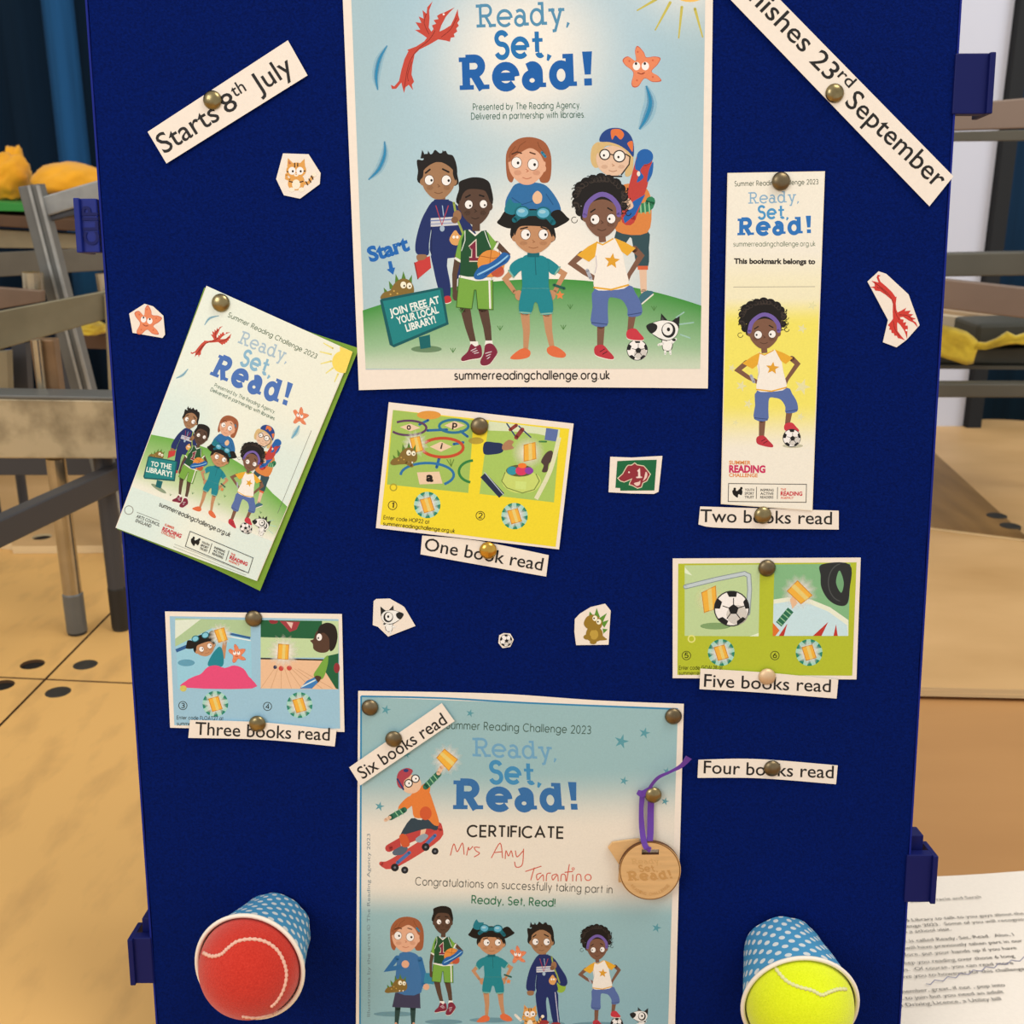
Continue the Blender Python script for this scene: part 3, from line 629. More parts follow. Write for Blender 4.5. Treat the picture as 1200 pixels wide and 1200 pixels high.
def bird(p, f, c='#bd4434'):
    p.poly([f(*q) for q in BIRD], c)
    for L in ([(600, 200), (560, 260), (480, 330), (430, 420), (405, 560)], [(560, 220), (530, 150), (545, 90)], [(640, 240), (700, 190), (735, 120)], [(450, 400), (425, 480), (430, 520)]): p.line([f(*q) for q in L], .8, '#8f2e24', .7, sm=3)
    q = f(655, 95); p.ell(q[0], q[1], 1.2, 1.2, '#f3ece0')
def cat(p, x, y, k=1):
    f = lambda a, b: (x + a * k, y + b * k); O1 = '#d99a4c'; K = '#3a2a22'; C = '#f0dfc4'
    p.line([f(9, 12), f(16, 12), f(20, 6), f(22, 3)], 4 * k, O1, sm=3)
    for a, b in ((14, 12.5), (18, 9), (21, 5)): p.line([f(a - 1, b - 2), f(a + 1.4, b + 2)], 1.6 * k, K)
    p.ell(*f(24, 1), 3 * k, 3 * k, C)
    p.blob([f(-8, 4), f(0, 2), f(9, 4), f(11, 14), f(6, 21), f(-6, 21), f(-11, 14)], O1); p.ell(*f(0, 14), 5.5 * k, 6.5 * k, C)
    p.line([f(-8, 8), f(-13, 6), f(-13, 1)], 3.4 * k, O1); p.ell(*f(-6, 21), 4 * k, 3 * k, C); p.ell(*f(7, 21), 4 * k, 3 * k, C)
    p.poly([f(-12, -10), f(-11, -21), f(-3, -13)], O1); p.poly([f(4, -13), f(11, -20), f(12, -8)], O1); p.poly([f(-10, -13), f(-10, -18), f(-6, -13)], '#b5694c')
    p.blob([f(-13, -6), f(-8, -13), f(2, -15), f(11, -11), f(13, -3), f(7, 4), f(-3, 5), f(-11, 2)], O1)
    for a, b, c, d in ((-2, -14, -2, -9), (2, -14, 2, -10), (-12, -3, -8, -2), (12, -4, 8, -3), (-9, 10, -5, 11), (9, 10, 5, 11)): p.line([f(a, b), f(c, d)], 1.5 * k, K)
    for a in (-5.5, 5): p.ell(*f(a, -4), 4.8 * k, 5.2 * k, '#f6f0e6'); p.ell(*f(a + 1, -3.4), 1.4 * k, 1.6 * k, '#1b1511')
    p.ell(*f(0, 1.4), 3 * k, 2 * k, C); p.poly([f(-1.2, .4), f(1.2, .4), f(0, 1.8)], '#9c4a3a')
def whoosh(p, pts, w, c='#2a86ae'):
    n = len(pts); ws = [w * math.sin(PI * (i + .25) / (n - .5)) for i in range(n)]
    p.line(pts, [x * 1.5 for x in ws], '#7db9cc', .22, sm=4, cap=False); p.line(pts, [x * .8 for x in ws], c, .35, sm=4, cap=False); p.line(pts, [x * .38 for x in ws], c, .9, sm=4, cap=False)
def ticket(p, q, g=None):
    if g: p.glow(*g, '#fff6d2', .95, n=28, core=.35, spikes=.3)
    p.poly(q, '#e8ac3c'); p.line(q + [q[0]], .9, '#c9822a')
    a, b, c, d = q; p.poly([((a[0] * .6 + b[0] * .4), (a[1] * .6 + b[1] * .4)), ((a[0] * .3 + b[0] * .7), (a[1] * .3 + b[1] * .7)), ((d[0] * .3 + c[0] * .7), (d[1] * .3 + c[1] * .7)), ((d[0] * .6 + c[0] * .4), (d[1] * .6 + c[1] * .4))], '#f4d67c', .8)
def badge(p, x, y, r=15):
    n = 9
    p.ell(x, y, r, r, '#9fcdb8', n=28)
    for i in range(n):
        a = i * 360 / n + 8; p.poly([(x + r * .55 * math.cos(math.radians(a)), y + r * .55 * math.sin(math.radians(a)))] + arc(x, y, r * 1.0, r * 1.0, a - 11, a + 11, 4), '#1e8468', .92)
    p.glow(x, y, r * .9, '#fbf8e4', 1, core=.35, n=18, spikes=.25)
    c, s = math.cos(math.radians(-14)), math.sin(math.radians(-14)); q = [(x + (a * c - b * s) * r, y + (a * s + b * c) * r) for a, b in ((-.42, -.5), (.36, -.5), (.42, .5), (-.36, .52))]
    ticket(p, q)
def title(p, f0=('#4f88a6', '#1f6da6', '#145a9e'), e=1.0, T=None):
    """the three-line title, in poster pixels"""
    T0 = p.T
    if T: p.T = T
    p.slab('Ready,', (559, 33), (668, 28.5), 27, f0[0], .135 * e, .08)
    p.slab('Set,', (581, 68.5), (646, 66.5), 31, f0[1], .2 * e, .13)
    p.slab('Read!', (540, 106), (696, 100.5), 38, f0[2], .26 * e, .21)
    p.T = T0
def crowd(p, T):
    T0 = p.T; p.T = T
    kid_skater(p); kid_redhair(p); kid_tracksuit(p); kid_basketball(p); kid_swimmer(p); kid_star(p); dog(p, 781, 386, .95)
    for x, y in ((541, 364), (586, 384), (660, 383), (668, 359), (531, 410), (766, 361)):
        for d in (-3, 0, 3): p.line([(x, y + 3), (x + d, y - 2)], .8, '#4a7a3c')
    for a, b, c, d in ((792, 372, 801, 366), (796, 380, 812, 378), (797, 392, 808, 396)): p.line([(a, b), (c, d)], 1.6, '#b8dcd0', .6)
    p.T = T0
def sign(p, T, small=False):
    T0 = p.T; p.T = T
    p.ell(500, 409, 18, 4, '#3b6a3a', .45)
    p.poly([(491, 395), (504, 392), (505, 407), (493, 409)], '#0e5f60'); dino(p, 470, 339, 1)
    p.poly([(445.6, 352), (448, 350), (515, 337), (519, 338), (526, 380), (462, 407), (457, 404)], '#0d5557'); p.poly([(449, 353), (516, 339.5), (523, 378), (461, 404)], '#1a7c7a')
    if small:
        p.text('TO THE', (463, 372), (512, 360), 17, '#dfe6d6', .03); p.text('LIBRARY!', (458, 390), (518, 375), 17, '#dfe6d6', .03)
    else:
        p.text('JOIN FREE AT', (458, 370.6), (516, 354.8), 12, '#e3e6da', .03); p.text('YOUR LOCAL', (466.5, 380), (514.8, 366.4), 12, '#e3e6da', .03); p.text('LIBRARY!', (477, 388.6), (511.5, 377.8), 12, '#e3e6da', .03); p.line([(483, 365.2), (504.5, 359.4)], .9, '#e3e6da')
    p.T = T0
def sun_(p, cx, cy, r, rays, T=None):
    T0 = p.T
    if T: p.T = T
    p.ell(cx, cy, r, r, '#eab95a', n=40)
    for a, b in rays: p.line([a, b], [3.4, 1.6], '#c9b952', .9)
    p.T = T0
# ================================================================== THE BOARD
def on_board(px): return B3(*ST(*px))
FELT = mat('royal_blue_felt', '#041c68', .95, spec=.06, noise=(700, .35, .3, .7), dark='#031450', bump=(900, .5))
FELT_EDGE = mat('royal_blue_edge', '#0a1f80', .7, spec=.2)
CLIP = mat('blue_plastic', '#12237a', .45, spec=.25, bump=(300, .1))
CLIP_DARK = mat('dark_blue_plastic', '#0b1558', .5, spec=.2)
def bpt(s, t, z): return B3(s, t, z)
sL0, t_top = ST(104, 0); sR0, _ = ST(1127, 0)
T_TOP = ST(600, -150)[1]; T_BOT = (0.006 - O_.z) / V_.z
def edgeS(pa, pb, t):
    a, b = ST(*pa), ST(*pb); return a[0] + (b[0] - a[0]) * (t - a[1]) / (b[1] - a[1])
def left(t): return edgeS((100, 0), (183, 1200), t)
def right(t): return edgeS((1127, 0), (1055, 1200), t)
board = empty('display_board', B3(0, T_BOT), 'upright royal blue felt display board covered with pinned papers', 'display board')
TH = .009
b = MB(); NX, NY = 2, 40; fr = []; bk = []
rr = random.Random(3)
for j in range(NY + 1):
    t = T_TOP + (T_BOT - T_TOP) * j / NY; w = .0003 * math.sin(j * 1.7) + rr.uniform(-.0002, .0002)
    fr.append([B3(left(t) + .0015 + w, t, 0), B3(right(t) - .0015 + w, t, 0)]); bk.append([B3(left(t) + .0015 + w, t, -TH), B3(right(t) - .0015 + w, t, -TH)])
v = []
for j in range(NY + 1): v += [fr[j][0], fr[j][1], bk[j][0], bk[j][1]]
f = []
for j in range(NY):
    k = 4 * j; f += [(k, k + 4, k + 5, k + 1), (k + 2, k + 3, k + 7, k + 6), (k, k + 2, k + 6, k + 4), (k + 1, k + 5, k + 7, k + 3)]
f += [(0, 1, 3, 2), (4 * NY, 4 * NY + 2, 4 * NY + 3, 4 * NY + 1)]
obj('felt_panel', v, f, FELT, board)
for sd in (0, 1):
    m_ = MB(); m_.v = []; e0 = []
    for j in range(NY):
        t0 = T_TOP + (T_BOT - T_TOP) * j / NY; t1 = T_TOP + (T_BOT - T_TOP) * (j + 1) / NY
        def se(t): return (left(t), left(t) + .0011) if sd == 0 else (right(t) - .0011, right(t))
        a, c = se(t0); a1, c1 = se(t1)
        m_.hexa([B3(a, t0, -TH), B3(c, t0, -TH), B3(c1, t1, -TH), B3(a1, t1, -TH), B3(a, t0, .0006), B3(c, t0, .0006), B3(c1, t1, .0006), B3(a1, t1, .0006)])
    m_.build('edge_trim', FELT_EDGE, board)
# hinged rear panel that makes it stand
m_ = MB(); zt = -0.012; tb = T_BOT - .004
p0 = B3(left(T_TOP) + .03, T_TOP, -TH - .002); p1 = B3(right(T_TOP) - .03, T_TOP, -TH - .002)
back = Vector((0, .16, 0))
q0 = Vector((p0.x + .02, B3(0, T_BOT).y + .17, .004)); q1 = Vector((p1.x - .02, B3(0, T_BOT).y + .17, .004)); o8 = Vector((0, .008, 0))
m_.hexa([q0, q1, q1 + o8, q0 + o8, p0, p1, p1 + o8, p0 + o8]); m_.build('rear_panel', FELT, board)
# clips
def clip(x0, y0, x1, y1, side, word=None, dark=False, hook=False):
    """side -1: sticks out to the left of the board"""
    s0, t0 = ST(x0, y0); s1, t1 = ST(x1, y1); z0, z1 = -.006, .0015
    m_ = MB()
    def slab_(a, b_, c, d, za, zb): m_.hexa([B3(a, d, za), B3(b_, d, za), B3(b_, c, za), B3(a, c, za), B3(a, d, zb), B3(b_, d, zb), B3(b_, c, zb), B3(a, c, zb)])
    slab_(s0, s1, t0, t1, z0, z1)
    lip = .0035
    if side < 0: slab_(s0, s0 + lip, t0 - .0002, t1 + .0002, z0 - .012, z1 + .0022)
    else: slab_(s1 - lip, s1, t0 - .0002, t1 + .0002, z0 - .012, z1 + .0022)
    c = m_.build('joining_clip', CLIP_DARK if dark else CLIP, board, bevel=.0006)
    if hook:
        m2 = MB(); sa, ta = ST(*hook[0]); sb, tb_ = ST(*hook[1])
        m2.hexa([B3(sa, tb_, -.02), B3(sb, tb_, -.02), B3(sb, ta, -.02), B3(sa, ta, -.02), B3(sa, tb_, -.007), B3(sb, tb_, -.007), B3(sb, ta, -.007), B3(sa, ta, -.007)])
        m2.build('hook_tab', CLIP_DARK, c, bevel=.0005)
    if word:
        vv, ff, W = font_mesh(word, .02); h0 = .0125
        # reads upwards, raised plastic letters
        v2 = []
        L = (t1 - t0) * .72; cs = (s0 + s1) / 2 + .0035
        for dz_ in (z1 + .0004, z1 - .0006):
            for u, q in vv: v2.append(B3(cs + q * h0 / .72 * .72 - 0.004 + 0, (t0 + t1) / 2 + L / 2 - u / W * L - 0.0, dz_) if True else None)
        n = len(vv)
        # upright of the letters points towards -s (text turned 90 degrees anticlockwise)
        v2 = []
        for dz_ in (z1 + .0006, z1 - .0004):
            for u, q in vv: v2.append(B3(cs + .003 - q * h0, (t0 + t1) / 2 + L / 2 - u / W * L, dz_))
        obj('raised_lettering', v2, ff + [tuple(i + n for i in q)[::-1] for q in ff], CLIP_DARK, c)
    return c
clip(88, 233, 118, 296, -1, 'CLIP')
clip(1119, 63, 1160, 134, 1, dark=True)
clip(151, 1098, 181, 1151, -1, dark=True, hook=((162, 1083), (181, 1103)))
clip(1062, 1001, 1094, 1056, 1, dark=True, hook=((1062, 985), (1086, 1003)))

# ================================================================== PINNED PAPERS
def lerp(a, b, t): return (a[0] + (b[0] - a[0]) * t, a[1] + (b[1] - a[1]) * t)
# --- poster
def lift_poster(s, t):
    a, b = ST(421, 457); return .0016 + .003 * (t + .1)
def up_px(a, b, y): k = (y - a[1]) / (b[1] - a[1]); return (a[0] + (b[0] - a[0]) * k, y)
PTL = up_px((402, 0), (421, 457), -150); PTR = up_px((835, 0), (829, 455), -150)
poster = sheet('event_poster', [PTL, PTR], [(421, 457), (560, 453.5), (730, 454), (829, 455)], lift_poster, 'large white-bordered poster of six cartoon children on a green hill', 'poster', nx=40, ny=50)
P = Page(lift_poster)
def poster_bg(x, y):
    sky = mix(ink('#9dbcc6'), ink('#a9c2c6'), sst(0, 250, y)); c = mix(sky, ink('#a3b9ba'), sst(110, 215, abs(x - 625)) * .8)
    W_ = ink('#ede3d2')
    g = math.exp(-(((x - 615) / 95) ** 2 + ((y - 60) / 95) ** 2) ** 1.3); c = mix(c, W_, g)
    g = math.exp(-(((x - 640) / 120) ** 2 + ((y - 310) / 105) ** 2) ** 1.5); c = mix(c, W_, g)
    g = math.exp(-(((x - 805) / 60) ** 2 + ((y + 30) / 50) ** 2)); c = mix(c, W_, g * .8)
    return c
P.grid([up_px((412, 0), (429, 433), -150), up_px((826, 0), (820, 431), -150), (820, 431), (429, 433)], poster_bg, 70, 110)
def hill_patch(pg, curve, bottom, x0, x1, c0, c1, c2, T=None, nx=40, ny=14):
    T0 = pg.T; pg.T = T or T0; pts = []; cols = []
    for j in range(ny + 1):
        for i in range(nx + 1):
            x = x0(j / ny) + (x1(j / ny) - x0(j / ny)) * i / nx; h = curve(x); pts.append((x, h + (bottom - h) * j / ny)); k = j / ny
            cols.append((*mix(mix(c0, c1, min(1, k * 1.6)), c2, sst(.6, 1, k)), 1))
    w = nx + 1; pg.tri(pts, [(j * w + i, j * w + i + 1, (j + 1) * w + i + 1, (j + 1) * w + i) for j in range(ny) for i in range(nx)], cols); pg.T = T0
hill_patch(P, lambda x: 327 + ((x - 640) ** 2) * (.00095 if x > 640 else .00080), 432, lambda k: 425.5 + 3.5 * k, lambda k: 821.3 - 1.3 * k, ink('#3f8a38'), ink('#92b487'), ink('#c3ccb0'))
P.flush('background_print', poster)
sun_(P, 808, -28, 31, [((785, 3.7), (767.6, 35.7)), ((798.7, 9), (795, 45)), ((814, 11), (823, 44)), ((768.5, 0), (746.5, 12.8))])
whoosh(P, [(454, 54), (445, 70), (441, 90), (443, 106)], 7); whoosh(P, [(451, 166), (451, 182), (444, 199), (432, 211)], 7); whoosh(P, [(757, 101), (762, 120), (757, 138), (749, 152)], 11)
bird(P, lambda x, y: (400 + x / 5.4545, y / 5.4545)); starfish(P, 751, 79, .98)
crowd(P, P.T); sign(P, P.T); P.poly([(455, 306.5), (459, 306), (461, 314), (463.5, 313.5), (461, 322), (453.5, 316), (456.5, 315)], '#1b62a8')
P.flush('illustration', poster)
title(P)
P.text('Start', (434, 307), (481, 292.5), 24, '#1b62a8', .045)
P.flush('title_lettering', poster)
P.geo('Presented by The Reading Agency.', (554.7, 129.6), (680, 127), 10.2, '#2f5a46', .1); P.geo('Delivered in partnership with libraries.', (552.6, 140.4), (685, 138), 10.2, '#2f5a46', .1)
P.geo('summerreadingchallenge.org.uk', (533, 444.5), (714, 444), 13.5, '#2b2522', .12)
P.flush('small_print', poster)

# --- leaflet at the left, a booklet with a green back page
LQ = [(243, 335), (414, 412), (303, 679), (138, 617)]
def lift_leaf(s, t): return .0030 + .012 * (t + .07)
GREENP = mat('green_paper', '#7da63a', .6, spec=.25, noise=(300, .08))
leaflet = sheet('booklet', [LQ[0], LQ[1]], [LQ[3], (190, 636), (250, 657), LQ[2]], lift_leaf, 'tilted booklet with a green back page, pinned left of the poster', 'booklet', part='front_cover')
sheet('', [(240, 337), (345, 382), (421, 408)], [(139, 619), (190, 639), (250, 664), (306, 691)], lambda s, t: lift_leaf(s, t) - .0012, '', '', m=GREENP, part='back_page', parent=leaflet)
P = Page(lift_leaf)
HL = homog([(412, -62), (826, -62), (822, 452), (428, 452)], [(250, 343), (411, 416), (345, 577), (182, 506)])
inv = homog(LQ, [(0, 0), (1, 0), (1, 1), (0, 1)])
def leaf_bg(x, y):
    u, v = inv(x, y); c = mix(ink('#e6e4cf'), ink('#dfe6d6'), sst(.8, 0, u) * .6)
    c = mix(c, ink('#c7ddd6'), sst(.3, .5, v) * (1 - sst(.3, .0, abs(u - .5))) * .5)
    return c
P.grid([lerp(LQ[0], LQ[1], .005), lerp(LQ[0], LQ[1], .995), lerp(LQ[3], LQ[2], .995), lerp(LQ[3], LQ[2], .005)], leaf_bg, 30, 40)
fwd = homog([(0, 0), (1, 0), (1, 1), (0, 1)], LQ)
hill_patch(P, lambda x: .60 - .035 * math.sin(PI * min(1, x * 1.15)) + (0 if x < .5 else ((x - .5) ** 2) * .26), .82, lambda k: .004, lambda k: .996, ink('#6aa544'), ink('#b5c890'), ink('#e6e2cf'), T=fwd)
P.flush('background_print', leaflet)
p = P
# sun in the upper right corner
p.poly([(414, 412)] + [(402.5 + 12.5 * math.cos(math.radians(a)), 424 + 13 * math.sin(math.radians(a))) for a in range(75, 265, 15)][::1] + [(399, 405.5)], '#efd15e')
for a, b in (((391, 408), (380, 402)), ((389, 415), (376, 412)), ((389, 423), (377, 426)), ((391, 431), (383, 437)), ((397, 438), (393, 447))): p.line([a, b], [2.2, 1.2], '#e6d67c')
whoosh(p, [(241, 381), (247, 373), (258, 370)], 2.4, '#6f9fb4'); whoosh(p, [(208, 443), (216, 439), (222, 432)], 2.6, '#6f9fb4'); whoosh(p, [(352, 498), (348, 506), (343, 513)], 5, '#6fa9bf')
cR = lambda x, y: (226 + (x - 320) * .115 + 0, 416 - 0)
fb = sim((325, 572), (225, 414), .08, 24.5)
bird(p, lambda x, y: fb(x, y), '#c24a38'); starfish(p, 352.5, 487, .42, 20)
KT = homog([(491, 177), (765, 160), (719, 421), (541, 423)], [(221, 475), (334, 509), (278, 618), (204, 586)])
crowd(p, KT); sign(p, homog([(445, 352), (517, 338), (526, 380), (462, 407)], [(175.5, 534), (209, 540), (207, 563), (171.5, 560)]), True)
football(p, 289, 617, 6); dog(p, 308, 611, .42)
p.flush('illustration', leaflet)
TT = homog([(559, 6), (668, 2), (696, 102), (540, 108)], [(285, 389), (341, 413), (343, 476), (252, 447)])
title(p, ('#a5b9c2', '#86b0c4', '#4a6fae'), T=homog([(559, 6.4), (664, 4), (697, 56), (697, 104), (540, 108), (540, 69)][:1] + [(664, 4), (697, 103), (540, 108)], [(286.5, 388), (339.5, 411), (338.5, 477.5), (247, 440)]))
p.flush('title_lettering', leaflet)
p.geo('Summer Reading Challenge 2023', (268, 371), (371, 420), 7.6, '#55664c', .1); p.geo('Presented by The Reading Agency.', (252.5, 452.5), (323, 484), 5.6, '#4f6a55', .1); p.geo('Delivered in partnership with libraries.', (248, 457.5), (323, 492), 5.6, '#4f6a55', .1)
p.geo('summerreadingchallenge.org.uk', (188.5, 591.5), (271, 627.5), 7, '#3c3a34', .13)
def logo_strip(p, T, k=1):
    """three little sponsor marks in a frame; drawn in a 100 x 22 space"""
    T0 = p.T; p.T = T; K = '#35322e'
    p.line([(0, 0), (100, 0), (100, 22), (0, 22), (0, 0)], .9, K, cap=False); p.line([(36, 4), (36, 18)], .8, K); p.line([(63, 4), (63, 18)], .8, K)
    p.blob([(5, 9), (8, 7), (11, 9), (15, 6), (18, 9), (17, 14), (13, 13), (12, 17), (8, 15), (6, 13)], '#15130f'); p.ell(8, 6.5, 1.7, 1.7, '#15130f'); p.ell(16.5, 5.6, 1.7, 1.7, '#15130f')
    for i, w in enumerate(('YOUTH', 'SPORT', 'TRUST')): p.text(w, (21, 9 + i * 4.4), (33, 9 + i * 4.4), 4.4, K, .02)
    for i, w in enumerate(('INSPIRING', 'ACTIVE', 'READERS')): p.text(w, (41, 9 + i * 4.4), (58, 9 + i * 4.4), 4.4, K, .02)
    p.text('THE', (67, 8.2), (74, 8.2), 4.4, '#d2553a', .02); p.text('READING', (67, 13.8), (95, 13.8), 6.8, '#c2323c', .04); p.text('AGENCY', (67, 18), (84, 18), 4.2, '#d2553a', .02); p.T = T0
logo_strip(p, homog([(0, 0), (100, 0), (100, 22), (0, 22)], [(225, 621), (298.5, 652), (293, 669.5), (219.5, 638.5)]))
p.text('SUMMER', (195, 614.5), (206, 619), 4, '#d2553a', .02); p.text('READING', (192, 620), (214, 629), 6.5, '#c2323c', .04); p.text('CHALLENGE', (191, 623), (207, 630), 4, '#d2553a', .02)
p.text('ARTS COUNCIL', (162, 605), (189, 615.5), 5.4, '#35322e', .01); p.text('ENGLAND', (161, 610), (179, 617), 5.4, '#35322e', .01); p.line(arc(153.5, 596.5, 5, 5, 0, 360, 18), .9, '#8c8a80', cap=False); p.line([(163, 599), (189, 609)], .5, '#77736a')
p.line([(366, 504), (327, 600)], .5, '#77736a', .8); p.line([(207, 636), (288, 668)], .5, '#77736a', .6); p.line([(206, 639), (290, 672)], .5, '#77736a', .6)
p.flush('small_print', leaflet)

# --- bookmark
BQ = [(852, 203), (966, 201), (951, 598), (844, 590)]
YP = mat('bookmark_card', '#efe6d2', .55, spec=.3)
lift_bm = lambda s, t: .0018 + .004 * (t + .1)
bookmark = sheet('bookmark', BQ[:2], [BQ[3], BQ[2]], lift_bm, 'tall yellow bookmark with a curly-haired child standing on a football', 'bookmark', m=YP, part='card_strip')
P = p = Page(lift_bm)
def bm_bg(x, y):
    c = ink('#e9e0cc'); yl = ink('#e9da62')
    k = sst(335, 380, y) * (1 - sst(470, 530, y)); k = max(k, .25 * sst(290, 335, y) * (1 - sst(470, 530, y))); return mix(c, yl, k)
p.grid([(853, 204), (965, 202), (950, 597), (845, 589)], bm_bg, 6, 80); p.flush('background_print', bookmark)
for x, y, r in ((951, 358, 6), (939, 385, 6), (939, 453, 10), (868, 452, 7), (876, 473, 6), (857, 431, 5), (937, 488, 5), (861, 495, 4)): p.star(x, y, r, r * .4, '#f4ecb0', .75, rot=-70)
SB = homog([(669, 205), (755, 205), (755, 420), (669, 420)], [(864, 350), (938, 350), (936, 523), (862, 523)])
p.T = SB; kid_star(p, False); p.T = lambda x, y: (x, y); p.ell(928, 522, 12, 2.5, '#b9b494', .5); football(p, 926.8, 512.8, 10.6); p.flush('illustration', bookmark)
title(p, ('#86aac0', '#4a90bd', '#2c6fb0'), .95, T=homog([(559, 6.4), (668, 2), (696, 102), (540, 108)], [(877, 226), (936, 224), (951, 274), (864, 277)])); p.flush('title_lettering', bookmark)
p.geo('Summer Reading Challenge 2023', (860.5, 218.5), (958, 216), 7.8, '#5c6350', .11); p.geo('summerreadingchallenge.org.uk', (859, 289), (954.5, 288.5), 7.8, '#6f7a62', .1); p.text('This bookmark belongs to', (859.5, 309), (954.5, 309.5), 8.6, '#2c2722', .045)
p.line([(859, 336.5), (954, 336)], .7, '#a39a86'); p.text('SUMMER', (853.5, 543.6), (879, 543.8), 6.2, '#d8813e', .03); p.text('READING', (853.5, 552.8), (896, 553.2), 11.5, '#c42c58', .05); p.text('CHALLENGE', (853.5, 558.2), (887, 558.6), 6.2, '#d8813e', .03)
logo_strip(p, homog([(0, 0), (100, 0), (100, 22), (0, 22)], [(853, 566), (944, 567), (943.5, 588), (852.5, 587)])); p.flush('small_print', bookmark)

# --- three sticker cards
def card(name, Q, lift, label, group='sticker cards with two pictures'):
    r = sheet(name, Q[:2], [Q[3], Q[2]], lift, label, 'card', group, part='card_sheet'); pg = Page(lift); return r, pg
lc = lambda s, t: .0014
# card one, yellow
Q1 = [(456, 471), (672, 496), (655, 643), (441, 618)]
c1, p = card('sticker_card', Q1, lambda s, t: .0022, 'yellow sticker card tilted under the poster, numbered 1 and 2', )
p.poly([(461, 480), (667, 502), (651, 640), (446, 614)], '#e9d02c'); p.flush('background_print', c1)
h1 = [(461, 480), (555, 492), (549, 577), (454, 567)]; p.poly(h1, '#9db957')
def ring(x, y, rx, ry, c, w=3): p.line(arc(x, y, rx, ry, 0, 360, 26), w, c, cap=False)
p.ell(503, 486, 14, 5, '#d9933c'); p.ell(558, 516, 9, 4, '#b9a044', .6)
p.line([(492, 497), (502, 492)], 3, '#2b6496'); p.line([(501, 504), (524, 503)], 3, '#2b6496'); p.line([(540, 505), (548, 511)], 3, '#2b6496'); p.line([(532, 520), (543, 518)], 3, '#2b6496'); p.line([(515, 536), (512, 547)], 3.4, '#2b6496')
p.line(arc(479, 501, 21, 8.5, -130, 150, 22), 2.6, '#5d3b58', cap=False); ring(532, 499, 17, 7.5, '#2b6d8c'); p.line(arc(519, 524, 24, 11, -150, 180, 24), 3.4, '#bf4a2a', cap=False); p.line(arc(501, 556, 31, 14, -180, 50, 22), 3, '#2b6d9c', cap=False); p.line(arc(556, 552, 18, 13, 105, 265, 12), 3, '#2f7a3c', cap=False)
p.quad([(469, 500), (481, 496), (493, 501), (481, 505)], '#e3c3a0'); p.quad([(521, 498), (533, 493), (545, 498), (532, 503)], '#e3c3a0'); p.quad([(504, 523), (517, 517), (530, 523), (517, 529)], '#e3c3a0'); p.quad([(489, 553), (515, 552), (519, 566), (492, 567)], '#e3c3a0')
p.text('o', (477, 503), (482, 503), 11, '#35261e', .03); p.text('p', (530, 500), (536, 500.6), 11, '#35261e', .03); p.text('i', (516, 525), (518, 525.5), 10, '#35261e', .03); p.text('a', (499.5, 563), (508, 563.6), 15, '#1e1713', .05)
ticket(p, [(481, 513), (492, 511), (496, 527), (485, 530)], (487, 520, 15))
dino(p, 477, 534, .8); p.line([(476, 541), (483, 545)], 4, '#80652e')
for d in (-5, -1, 3): p.line([(529, 546), (529 + d, 538)], .9, '#5c7a2e')
h2 = [(573, 493), (656, 503), (649, 588), (562, 578)]; p.poly(h2, '#a3bf5c'); p.poly([(573, 493), (656, 503), (655, 514), (630, 508), (600, 505), (572, 504)], '#d3d9b0')
p.line([(594, 496), (606, 514)], 1.6, '#2b3f6a'); p.line([(608, 499), (622, 512)], 1.6, '#2b3f6a'); p.line([(598, 503), (605, 498)], 4, '#8c3b34'); p.line([(605, 512), (612, 503)], 5, '#8c3b34'); p.poly([(640, 501), (654, 503), (652, 517), (638, 515)], '#5a6c9c'); p.line([(632, 517), (640, 517)], 2, '#3f7a3c')
p.blob([(568, 518), (580, 518), (589, 520), (589, 529), (578, 532), (567, 531)], '#1e2d52'); p.blob([(589, 521), (596, 515), (602, 517), (600, 521), (602, 525), (590, 527)], '#a87a56'); p.line([(566, 556), (588, 580)], 8, '#232c46', cap=False); p.line([(568, 553), (590, 579)], 1, '#b9c0c4')
p.glow(619, 530, 20, '#f6f2c4', .95); ticket(p, [(614, 521), (627, 518), (628, 537), (614, 540)])
p.blob([(588, 562), (592, 553), (600, 551), (618, 552), (630, 556), (634, 565), (625, 575), (605, 577), (592, 571)], '#c3cf6a'); p.line([(592, 553), (588, 563), (594, 571), (612, 577), (626, 573), (632, 563), (628, 555)], 1, '#6c7d34')
p.ell(609, 551, 16, 7, '#5c5a34'); p.ell(600, 551, 6, 5, '#2f8c9a'); p.ell(611, 551, 7, 5.5, '#d2365c'); p.ell(620, 551, 5, 4, '#8a3c9c'); p.ell(612, 545, 5, 3, '#e8772c'); p.quad([(604, 563), (617, 564), (616, 573), (604, 572)], '#c9d878')
p.blob([(634, 540), (640, 530), (647, 528), (648, 538), (643, 543), (641, 552), (635, 552), (637, 545)], '#4c3a34'); p.line([(655, 512), (645, 550), (628, 584)], 5, '#e3e0b4', .9, sm=3, cap=False)
p.flush('illustration', c1)
badge(p, 501, 591, 15.4); badge(p, 603, 604, 15.4)
for n_, x, y in (('1', 460.5, 591.5), ('2', 563, 603.5)): ring(x, y, 5, 5, '#4a4018', .9); p.geo(n_, (x - (1 if n_ == '1' else 2), y + 2.6), (x + (1 if n_ == '1' else 2), y + 2.8), 8, '#3a3214', .13)
ring(461.5, 570.5, 3.8, 3.8, '#a89a2c', 1.4)
p.geo('Enter code HOP22 at', (450, 607.5), (503, 613), 6, '#4a4018', .12); p.geo('summerreadingchallenge.org.uk', (449.5, 614.6), (533, 623.5), 6, '#4a4018', .12)
p.flush('small_print', c1)
